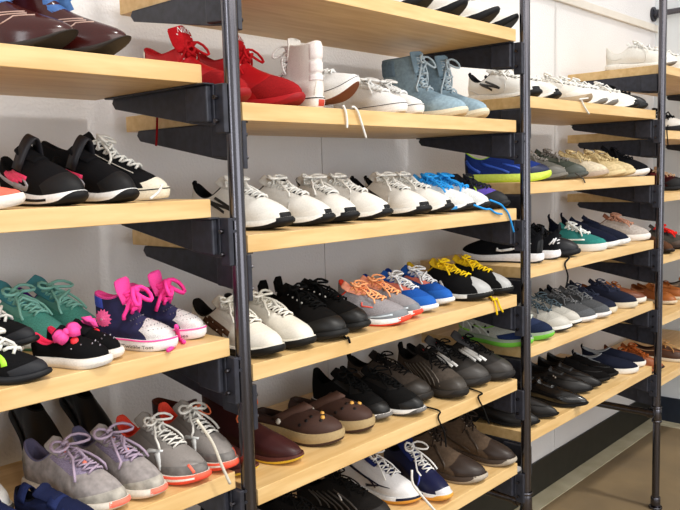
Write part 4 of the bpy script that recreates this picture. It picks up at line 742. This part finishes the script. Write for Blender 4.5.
    ('dress_plain', 'dress_shoe', 'shoe', 'L', 'R5', 1.424, 0.147, 15.0, 'black leather dress shoe, lowest toe after the tall post', 'plain black dress shoes', 0, (0, 0)),
    ('dress_lace', 'dress_shoe', 'shoe', 'R', 'R5', 1.659, 0.234, 15.0, 'glossy black cap-toe dress shoe set back behind its twin', 'glossy black cap-toe shoes', 0, (0, 0)),
    ('dress_lace', 'dress_shoe', 'shoe', 'L', 'R5', 1.607, 0.118, 15.0, 'glossy black cap-toe dress shoe nearest the shelf edge', 'glossy black cap-toe shoes', 0, (0, 0)),
    ('dress_loafer', 'loafer', 'shoe', 'R', 'R5', 1.79, 0.183, 15.0, 'black leather loafer with strap, beside the cap-toe shoes', 'black strap loafers', 0, (0, 0)),
    ('dress_loafer', 'loafer', 'shoe', 'L', 'R5', 1.879, 0.185, 15.0, 'black leather loafer with strap, beside the suede slip-on', 'black strap loafers', 0, (0, 0)),
    ('black_slip', 'slip_on_shoe', 'shoe', 'R', 'R5', 1.981, 0.192, 15.0, 'black suede slip-on standing next to the black strap loafer', 'black suede slip-ons', 0, (0, 0)),
    ('black_slip', 'slip_on_shoe', 'shoe', 'L', 'R5', 2.073, 0.197, 15.0, 'black suede slip-on beside the navy slip-on', 'black suede slip-ons', 0, (0, 0)),
    ('navy_slip', 'slip_on_shoe', 'shoe', 'R', 'R5', 2.201, 0.147, 16.0, 'navy canvas slip-on with white sole, beside the black suede one', 'navy canvas slip-ons', 0, (0, 0)),
    ('navy_slip', 'slip_on_shoe', 'shoe', 'L', 'R5', 2.331, 0.165, 16.0, 'navy canvas slip-on with white sole, touching the thin far post', 'navy canvas slip-ons', 0, (0, 0)),
    ('brown_lace', 'casual_shoe', 'shoe', 'R', 'F5', 2.496, 0.186, 14.0, 'tan brown laced shoe with its toe at the thin far post, behind the navy slip-ons', 'tan brown laced shoes', 0, (0, 0)),
    ('brown_lace', 'casual_shoe', 'shoe', 'L', 'F5', 2.621, 0.186, 14.0, 'tan brown laced shoe next to the dark boat shoe', 'tan brown laced shoes', 0, (0, 0)),
    ('white_plain', 'running_shoe', 'shoe', 'R', 'F0', 2.58, 0.155, 8.0, 'plain white walking shoe high up, passing behind the thin far post', 'plain white walking shoes', 0, (0, 0)),
    ('white_plain', 'running_shoe', 'shoe', 'L', 'F0', 2.845, 0.153, 8.0, 'plain white walking shoe high up, cut off by the picture edge', 'plain white walking shoes', 0, (0, 0)),
    ('white_black_lace', 'running_shoe', 'shoe', 'R', 'F1', 2.881, 0.177, 11.0, 'white and black shoe with black laces at the picture edge', None, 0, (0, 0)),
    ('maroon_run', 'running_shoe', 'shoe', 'R', 'F2', 2.894, 0.171, 13.0, 'maroon and black runner with tan laces at the picture edge', None, 0, (0, 0)),
    ('red_lace', 'casual_shoe', 'shoe', 'R', 'F3', 2.831, 0.136, 13.0, 'brown shoe with red laces at the picture edge', None, 0, (0, 0)),
    ('boat', 'boat_shoe', 'shoe', 'L', 'F4', 3.041, 0.189, 14.0, 'orange brown leather boat shoe at the picture edge, beside the grey moccasin', 'orange brown boat shoes', 0, (0, 0)),
    ('grey_moc', 'loafer', 'shoe', 'L', 'F4', 3.238, 0.15, 13.0, 'grey brown moccasin at the picture edge, above the laced boat shoe', None, 0, (0, 0)),
    ('boat_dark', 'boat_shoe', 'shoe', 'R', 'F5', 2.866, 0.136, 13.0, 'dark brown boat shoe with tan laces at the picture edge', None, 0, (0, 0)),
]
LACE_ENDS = [
    ('lace_end', [(0.023, 0.3, 1.745), (0.021, 0.3, 1.712), (0.018, 0.3, 1.677), (0.014, 0.3, 1.647)], 0.0026, '#8f1218', 'red high-top with lettered tongue'),
    ('lace_end', [(0.348, 0.006, 1.7301), (0.353, 0.0082, 1.7311), (0.358, 0.006, 1.716), (0.361, 0.006, 1.697), (0.36, 0.006, 1.68)], 0.0028, '#efece6', 'white low sneaker with dark gum'),
    ('lace_end', [(0.381, 0.006, 1.731), (0.3915, 0.0082, 1.7311), (0.402, 0.006, 1.72), (0.416, 0.006, 1.691), (0.431, 0.006, 1.657)], 0.0028, '#efece6', 'white low sneaker with dark gum'),
    ('lace_end', [(1.7, 0.006, 1.823), (1.634, 0.006, 1.816), (1.6505, 0.008, 1.813), (1.667, 0.006, 1.793), (1.71, 0.006, 1.766)], 0.003, '#efece6', 'white shoe with tan sole'),
    ('lace_end', [(1.012, 0.006, 1.478), (1.071, 0.006, 1.463), (1.0985, 0.0078, 1.4497), (1.126, 0.006, 1.426), (1.157, 0.006, 1.369)], 0.0032, '#2f93dc', 'pale runner with blue laces hanging'),
    ('lace_end', [(0.922, 0.006, 1.467), (0.983, 0.006, 1.452), (1.015, 0.0078, 1.4497), (1.047, 0.006, 1.436), (1.083, 0.006, 1.431)], 0.0032, '#2f93dc', 'pale runner with blue laces hanging'),
    ('lace_end', [(1.104, 0.071, 1.165), (1.026, 0.006, 1.1654), (1.035, 0.008, 1.1664), (1.044, 0.006, 1.138), (1.05, 0.006, 1.115)], 0.003, '#f5cf22', 'black grey runner with yellow laces, beside'),
    ('lace_end', [(1.104, 0.071, 1.165), (1.038, 0.006, 1.1654), (1.053, 0.008, 1.1664), (1.068, 0.006, 1.137), (1.086, 0.006, 1.119)], 0.003, '#f5cf22', 'black grey runner with yellow laces, beside'),
    ('lace_end', [(0.399, 0.08, 1.165), (0.342, 0.012, 1.165), (0.346, 0.008, 1.1664), (0.35, 0.006, 1.152)], 0.003, '#161413', 'black suede shoe with tall heel'),
    ('lace_end', [(0.745, 0.065, 0.881), (0.7335, 0.0084, 0.8818), (0.722, 0.006, 0.865), (0.751, 0.006, 0.815), (0.76, 0.006, 0.768)], 0.0026, '#171514', 'black runner with white sole line'),
    ('lace_end', [(0.988, 0.077, 0.881), (0.9615, 0.0084, 0.8818), (0.935, 0.006, 0.876), (0.969, 0.006, 0.827), (0.998, 0.006, 0.774)], 0.0026, '#171514', 'ribbed grey brown'),
    ('lace_end', [(1.593, 0.062, 1.246), (1.5555, 0.0076, 1.2474), (1.518, 0.006, 1.228), (1.542, 0.006, 1.181), (1.526, 0.006, 1.14)], 0.0034, '#1a1a1c', 'black round-toed shoe'),
    ('lace_end', [(-0.165, 0.004, 1.28), (-0.091, 0.104, 1.235), (-0.157, 0.03, 1.235), (-0.187, 0.004, 1.2353)], 0.0045, '#f0479a', 'navy glitter high-top with pink flower'),
    ('lace_end', [(-0.165, 0.004, 1.28), (-0.102, 0.085, 1.235), (-0.12, 0.043, 1.235)], 0.0045, '#f0479a', 'navy glitter high-top with pink flower'),
    ('lace_end', [(-0.144, -0.02, 1.089), (-0.109, -0.02, 1.034), (-0.086, -0.02, 0.976), (-0.067, -0.02, 0.932)], 0.0032, '#d3ccbd', 'grey runner with orange lining and long'),
    ('lace_end', [(0.546, -0.03, 0.773), (0.55, -0.03, 0.733), (0.598, -0.03, 0.677), (0.654, -0.03, 0.618)], 0.0034, '#f0ece4', 'navy volleyball shoe with crest'),
    ('lace_end', [(-0.167, 0.024, 1.558), (-0.177, 0.024, 1.544), (-0.196, 0.024, 1.532)], 0.0028, '#e9e4da', 'black canvas high-top with cream toe'),
    ('lace_end', [(2.527, 0.006, 1.749), (2.522, 0.0084, 1.7309), (2.517, 0.006, 1.704), (2.531, 0.006, 1.656)], 0.0026, '#17181a', 'white and black shoe with black'),
    ('lace_end', [(1.597, 0.006, 1.551), (1.655, 0.006, 1.531), (1.6675, 0.0084, 1.5296), (1.68, 0.006, 1.513)], 0.0026, '#4a4743', 'dark olive walking'),
]
SHELF_Z = {'M0': 2.011, 'M1': 1.726, 'M2': 1.444, 'M3': 1.161, 'M4': 0.877, 'M5': 0.589, 'R1': 1.808, 'R2': 1.525, 'R3': 1.242, 'R4': 0.969, 'R5': 0.672, 'L0': 1.8, 'L1': 1.525, 'L2': 1.23, 'L3': 0.938, 'F0': 2.011, 'F1': 1.726, 'F2': 1.444, 'F3': 1.161, 'F4': 0.877, 'F5': 0.592}
CAM_POS = (-1.0529, -1.2462, 1.5682)
CAM_ROT = (0.83215, -0.10383, -0.02756)
CAM_F = 771.12
# ------------------------------------------------------------------ setting materials
def node_mat(name, build):
    m = bpy.data.materials.new(name); m.use_nodes = True; build(m.node_tree, m.node_tree.nodes['Principled BSDF']); return m

def ramp_noise(nt, b, c0, c1, scale, detail=4, vec_scale=None, bump=0, dist=.002, lo=.35, hi=.65, bump_scale=None):
    tc = nt.nodes.new('ShaderNodeTexCoord'); mp = nt.nodes.new('ShaderNodeMapping')
    if vec_scale: mp.inputs['Scale'].default_value = vec_scale
    nt.links.new(tc.outputs['Object'], mp.inputs['Vector'])
    n = nt.nodes.new('ShaderNodeTexNoise'); n.inputs['Scale'].default_value = scale; n.inputs['Detail'].default_value = detail
    nt.links.new(mp.outputs['Vector'], n.inputs['Vector'])
    r = nt.nodes.new('ShaderNodeValToRGB'); e = r.color_ramp.elements
    e[0].position, e[0].color, e[1].position, e[1].color = lo, rgb(c0), hi, rgb(c1)
    nt.links.new(n.outputs['Fac'], r.inputs['Fac']); nt.links.new(r.outputs['Color'], b.inputs['Base Color'])
    if bump:
        n2 = n
        if bump_scale:
            n2 = nt.nodes.new('ShaderNodeTexNoise'); n2.inputs['Scale'].default_value = bump_scale; n2.inputs['Detail'].default_value = 3
            nt.links.new(tc.outputs['Object'], n2.inputs['Vector'])
        bp = nt.nodes.new('ShaderNodeBump'); bp.inputs['Strength'].default_value = bump; bp.inputs['Distance'].default_value = dist
        nt.links.new(n2.outputs['Fac'], bp.inputs['Height']); nt.links.new(bp.outputs['Normal'], b.inputs['Normal'])

def wall_m(nt, b):
    ramp_noise(nt, b, '#d6d4d5', '#e0dedd', 1.6, 3, bump=.5, dist=.004, bump_scale=130); b.inputs['Roughness'].default_value = .75
def far_m(nt, b):
    ramp_noise(nt, b, '#d9dfe4', '#e6eaec', 2, 3, bump=.1, dist=.002, bump_scale=120); b.inputs['Roughness'].default_value = .8
def wood_m(nt, b):
    ramp_noise(nt, b, '#cca66c', '#dcba83', 5, 5, (1, 9, 9), bump=.05, dist=.001); b.inputs['Roughness'].default_value = .42
def floor_m(nt, b):
    ramp_noise(nt, b, '#6a5a43', '#7e6b4e', 2.6, 8, bump=.05, dist=.002); b.inputs['Roughness'].default_value = .5
def edge_m(nt, b):
    ramp_noise(nt, b, '#aaa287', '#bcb59c', 7, 6, bump=.1, dist=.002); b.inputs['Roughness'].default_value = .75
def base_m(nt, b):
    ramp_noise(nt, b, '#16150f', '#1f1d17', 20, 3); b.inputs['Roughness'].default_value = .5
def basefar_m(nt, b):
    ramp_noise(nt, b, '#141d2b', '#1a2434', 20, 3); b.inputs['Roughness'].default_value = .5
def steel_m(nt, b):
    ramp_noise(nt, b, '#58565b', '#646267', 40, 4, (1, 1, .1)); b.inputs['Metallic'].default_value = 1; b.inputs['Roughness'].default_value = .24
def iron_m(nt, b):
    ramp_noise(nt, b, '#2b2c33', '#353640', 60, 3, bump=.05, dist=.001); b.inputs['Metallic'].default_value = .3; b.inputs['Roughness'].default_value = .45
WALLM, FARM, WOOD, FLOORM, EDGEM, BASEM, BASEF = [node_mat(n, f) for n, f in (('painted_wall', wall_m), ('cool_white_wall', far_m), ('maple', wood_m), ('concrete', floor_m), ('concrete_edge', edge_m), ('black_base', base_m), ('navy_base', basefar_m))]
STEEL, IRON = node_mat('pipe_steel', steel_m), node_mat('painted_iron', iron_m)
TRIMM = node_mat('white_trim', lambda nt, b: (ramp_noise(nt, b, '#cfc9bf', '#d6d0c7', 8), b.inputs['Roughness'].__setattr__('default_value', .6)))

# ------------------------------------------------------------------ the room
XC = 3.70                                            # corner where the far wall begins
mb = MB(); mb.box((-3.2, -4.2, -.1), (XC + .1, WALL + .1, 0)); structure(link('floor', mb, FLOORM))
mb = MB()
xs = [-3.2, -1.63, -.41, .79, 2.423, XC]             # wall panels with thin joints between them
for a, b in zip(xs[:-1], xs[1:]): mb.box((a + .0015, WALL, 0), (b - .0015, WALL + .02, 3.0))
mb.box((-3.2, WALL + .006, 0), (XC, WALL + .06, 3.0)); structure(link('wall_back', mb, WALLM))
mb = MB(); mb.box((XC, -4.2, 0), (XC + .06, WALL + .06, 3.0)); structure(link('wall_right', mb, FARM))
mb = MB(); mb.box((-3.2, WALL - .010, 0), (XC, WALL - .0005, .165)); structure(bevel(link('baseboard_back', mb, BASEM), .002))
mb = MB(); mb.box((XC - .010, -4.2, 0), (XC - .0005, WALL - .011, .155)); structure(bevel(link('baseboard_right', mb, BASEF), .002))
mb = MB(); mb.box((-3.2, WALL - .10, 0), (XC - .011, WALL - .011, .004)); structure(link('trim_1', mb, EDGEM))
mb = MB(); mb.box((XC - .10, -4.2, 0), (XC - .011, WALL - .1005, .004)); structure(link('trim_2', mb, EDGEM))
mb = MB(); mb.box((-3.2, WALL - .018, 2.355), (XC - .001, WALL - .0005, 2.395)); structure(bevel(link('trim_3', mb, TRIMM), .003))

# ------------------------------------------------------------------ the rack: uprights, brackets, boards
PIPE = .0165
def ring(mb, x, y, z0, z1, r, n=20):
    mb.tube([(x, y, z0), (x, y, z0 + .002), (x, y, z1 - .002), (x, y, z1)], [r - .0015, r, r, r - .0015], n)
def bracket(root, x, side, z):
    """a tapered arm under the end of a board: wide at the upright, narrow towards the wall"""
    xa = x + side * .030; th = side * .004
    mb = MB()
    prof = [(.020, z - .0006), (.395, z - .0006), (.402, z - .012), (.390, z - .026), (.10, z - .078), (.072, z - .082), (.020, z - .086)]
    mb.prism(prof, 0, xa, xa + th)
    mb.box((min(xa, xa + side * .028), .020, z - .004), (max(xa, xa + side * .028), .395, z - .0004))
    o = link('bracket', mb, IRON, root); o = bevel(o, .0012, 1)
    mb = MB()                                        # the folded channel near the front
    lo, hi = (xa - .014, xa) if side > 0 else (xa - .018, xa - .004)
    mb.prism([(.026, z - .080), (.098, z - .075), (.098, z - .004), (.026, z - .004)], 0, lo, hi)
    c = link('channel', mb, IRON, o); bevel(c, .0035, 3)
    mb = MB(); px = x + side * .0175
    lo, hi = min(px, xa), max(px, xa)
    mb.box((lo, -.006, z - .102), (hi, .024, z - .002))
    bevel(link('mounting_plate', mb, IRON, o), .0015, 1)
    for dz in (.03, .078):
        mb = MB(); mb.tube([(x + side * .034, .010, z - dz), (x + side * .042, .010, z - dz)], .005, 8); link('bolt', mb, STEEL, o)

def upright(x, label, levels_before, levels_after):
    r = thing('pipe_upright', label, 'post', (0, 0, 0), group='pipe uprights of the shoe rack'); r.location = (x, 0, 0)
    made = []
    mb = MB(); mb.tube([(0, 0, .03), (0, 0, 2.62)], PIPE, 24); link('pipe', mb, STEEL, r, .7)
    mb = MB(); ring(mb, 0, 0, 0, .010, .030); ring(mb, 0, 0, .010, .055, .0215); link('foot', mb, STEEL, r, .7)
    for z in (.445, 2.455):
        mb = MB(); ring(mb, 0, 0, z - .037, z + .037, .0205); ring(mb, 0, 0, z - .037, z - .027, .0225); ring(mb, 0, 0, z + .027, z + .037, .0225)
        mb.tube([(0, .010, z), (0, .036, z)], .0205, 20); mb.tube([(0, .028, z), (0, .040, z)], .0225, 20)
        t = link('tee', mb, STEEL, r, .7)
        mb = MB(); mb.tube([(0, .03, z), (0, WALL - .004, z)], PIPE, 20); link('brace', mb, STEEL, t, .7)
        mb = MB(); mb.tube([(0, WALL - .012, z), (0, WALL - .001, z)], .042, 24); mb.tube([(0, WALL - .035, z), (0, WALL - .011, z)], .024, 20)
        for q in range(4): a = PI / 4 + q * PI / 2; mb.tube([(.031 * math.cos(a), WALL - .016, z + .031 * math.sin(a)), (.031 * math.cos(a), WALL - .011, z + .031 * math.sin(a))], .005, 8)
        link('flange', mb, IRON, t, .7)
    for z in levels_before: bracket(r, 0, -1, z - BOARD)
    for z in levels_after: bracket(r, 0, 1, z - BOARD)
    for z in levels_before[1:4]:
        for dz in (.03, .055):
            mb = MB(); mb.tube([(-.0135, -.006, z - BOARD + dz - .06), (-.0175, -.0085, z - BOARD + dz - .06)], .0035, 8)
            link('set_screw', mb, IRON, r)
    return r
LV = {b: [SHELF_Z[k] for k in sorted(SHELF_Z) if k[0] == b] for b in 'LMRF'}
POSTX = (-1.22, 0, 1.221, 2.427, 3.655)
upright(POSTX[1], 'near pipe post with polished upper half, between the boots and the white runners', LV['L'], LV['M'])
upright(POSTX[2], 'middle pipe post crossing in front of the blue lime-soled runner', LV['M'], LV['R'])
upright(POSTX[3], 'thin far pipe post whose foot shows on the floor', LV['R'], LV['F'])
upright(POSTX[4], 'pipe post beyond the picture edge, its round wall flange in view', LV['F'], [])

SHELF_LABEL = {'L0': 'maple shelf board carrying the maroon cowboy boots', 'L1': 'maple shelf board carrying the black strap runners', 'L2': 'maple shelf board carrying the pink-laced glitter high-tops', 'L3': 'maple shelf board carrying the worn lavender runners',
    'M0': 'maple shelf board highest in the middle bay, its underside in view', 'M1': 'maple shelf board carrying the red high-tops and blue suede boots', 'M2': 'maple shelf board carrying the row of white letter-marked runners', 'M3': 'maple shelf board carrying the cream striped sneakers and orange-laced runners', 'M4': 'maple shelf board carrying the brown clogs', 'M5': 'maple shelf board carrying the volleyball shoes',
    'R1': 'maple shelf board carrying white shoes between the middle and far posts', 'R2': 'maple shelf board carrying the tan suede shoes', 'R3': 'maple shelf board carrying the teal sneaker', 'R4': 'maple shelf board carrying the pale grey and navy sneakers', 'R5': 'maple shelf board carrying the black dress shoes',
    'F0': 'maple shelf board carrying the plain white walking shoes', 'F1': 'maple shelf board carrying the white shoe with black laces', 'F2': 'maple shelf board carrying the maroon runner', 'F3': 'maple shelf board carrying the red-laced shoe', 'F4': 'maple shelf board carrying the orange tan loafer', 'F5': 'maple shelf board carrying the dark boat shoe with tan laces'}
FRONT_Y = {'L0': .040, 'L1': .030}
for k, z in SHELF_Z.items():
    i = 'LMRF'.index(k[0]); x0, x1 = POSTX[i] + .0355, POSTX[i + 1] - .0355
    if k[0] == 'L': x1 = -.030 - .0155
    if k in ('L2', 'L3'): x1 = -.026
    mb = MB(); mb.box((x0, FRONT_Y.get(k, FRONT), z - BOARD), (x1, REAR, z))
    o = bevel(link('shelf_board', mb, WOOD), .0015, 2)
    o['label'] = SHELF_LABEL[k]; o['category'] = 'shelf'; o['group'] = 'maple boards of the shoe rack'

# ------------------------------------------------------------------ the shoes
made = {}
for (des, kind, cat, side, sh, x, y, ang, label, grp, dz, tilt) in SHOES:
    made[label] = shoe(kind, des, side, label, cat, (x, y, SHELF_Z[sh] + .0003 + dz), math.radians(ang - 90), grp, tilt)
bpy.context.view_layer.update()
for (n, pts, r, c, own) in LACE_ENDS:
    root = next(o for l, o in made.items() if l.startswith(own))
    me = cord('', pts, r, c).mesh('lace_end')
    o = link('lace_end', me, mat(c, 'lace'), root); o.matrix_parent_inverse = root.matrix_world.inverted()

# ------------------------------------------------------------------ light: overhead lamps in front of the rack and a bright room
w = bpy.data.worlds.new('room_light'); scene.world = w; w.use_nodes = True
nt = w.node_tree; bg = nt.nodes['Background']; tc = nt.nodes.new('ShaderNodeTexCoord'); sx = nt.nodes.new('ShaderNodeSeparateXYZ'); cr = nt.nodes.new('ShaderNodeValToRGB'); mr = nt.nodes.new('ShaderNodeMapRange')
nt.links.new(tc.outputs['Generated'], sx.inputs['Vector']); mr.inputs['From Min'].default_value = -1; nt.links.new(sx.outputs['Z'], mr.inputs['Value']); nt.links.new(mr.outputs['Result'], cr.inputs['Fac']); nt.links.new(cr.outputs['Color'], bg.inputs['Color'])
e = cr.color_ramp.elements; e[0].position, e[0].color, e[1].position, e[1].color = .30, (.24, .20, .15, 1), .72, (1.0, .97, .93, 1)
m_ = e.new(.5); m_.color = (.70, .70, .71, 1)
bg.inputs['Strength'].default_value = .84
s = bpy.data.lights.new('overhead_sun', 'SUN'); s.energy = 1.65; s.angle = math.radians(4); s.color = (1, .97, .92)
so = bpy.data.objects.new('overhead_sun', s); COL.objects.link(so)
so.rotation_euler = Vector((0.0, .50, -.87)).to_track_quat('-Z', 'Y').to_euler(); so.location = (1, -2, 4)
a = bpy.data.lights.new('ceiling_panel', 'AREA'); a.shape = 'RECTANGLE'; a.size = 5.0; a.size_y = 1.2; a.energy = 62; a.color = (1, .96, .9)
ao = bpy.data.objects.new('ceiling_panel', a); COL.objects.link(ao); ao.location = (.8, -2.0, 2.9)
ao.rotation_euler = (Vector((.8, .3, 1.0)) - ao.location).to_track_quat('-Z', 'Y').to_euler()

b_ = bpy.data.lights.new('front_fill', 'AREA'); b_.shape = 'RECTANGLE'; b_.size = 3.0; b_.size_y = 1.8; b_.energy = 52; b_.color = (.93, .97, 1)  # frontal fill panel, added to brighten the wall between the shelves
bo = bpy.data.objects.new('front_fill', b_); COL.objects.link(bo); bo.location = (.2, -3.6, 1.5)
bo.rotation_euler = (Vector((.9, .3, 1.2)) - bo.location).to_track_quat('-Z', 'Y').to_euler()

c_ = bpy.data.lights.new('side_window', 'AREA'); c_.shape = 'RECTANGLE'; c_.size = .6; c_.size_y = 2.2; c_.energy = 26; c_.color = (.92, .96, 1)
co_ = bpy.data.objects.new('side_window', c_); COL.objects.link(co_); co_.location = (-3.0, -.75, 2.1)
co_.rotation_euler = (Vector((0, -.1, 1.7)) - co_.location).to_track_quat('-Z', 'Y').to_euler()

# ------------------------------------------------------------------ camera
yaw, pitch, roll = CAM_ROT
f = Vector((math.sin(yaw) * math.cos(pitch), math.cos(yaw) * math.cos(pitch), math.sin(pitch)))
r = Vector((math.cos(yaw), -math.sin(yaw), 0)); u = r.cross(f)
r2 = math.cos(roll) * r + math.sin(roll) * u; u2 = -math.sin(roll) * r + math.cos(roll) * u
cam = bpy.data.cameras.new('camera'); cam.sensor_width = 36; cam.lens = CAM_F / 680 * 36; cam.clip_start = .05
co = bpy.data.objects.new('camera', cam); COL.objects.link(co)
m4 = Matrix(((r2.x, u2.x, -f.x, CAM_POS[0]), (r2.y, u2.y, -f.y, CAM_POS[1]), (r2.z, u2.z, -f.z, CAM_POS[2]), (0, 0, 0, 1)))
co.matrix_world = m4
scene.camera = co
vs = scene.view_settings; vs.view_transform = 'Standard'; vs.look = 'None'; vs.exposure = 0.0; vs.gamma = 1; vs.use_curve_mapping = False
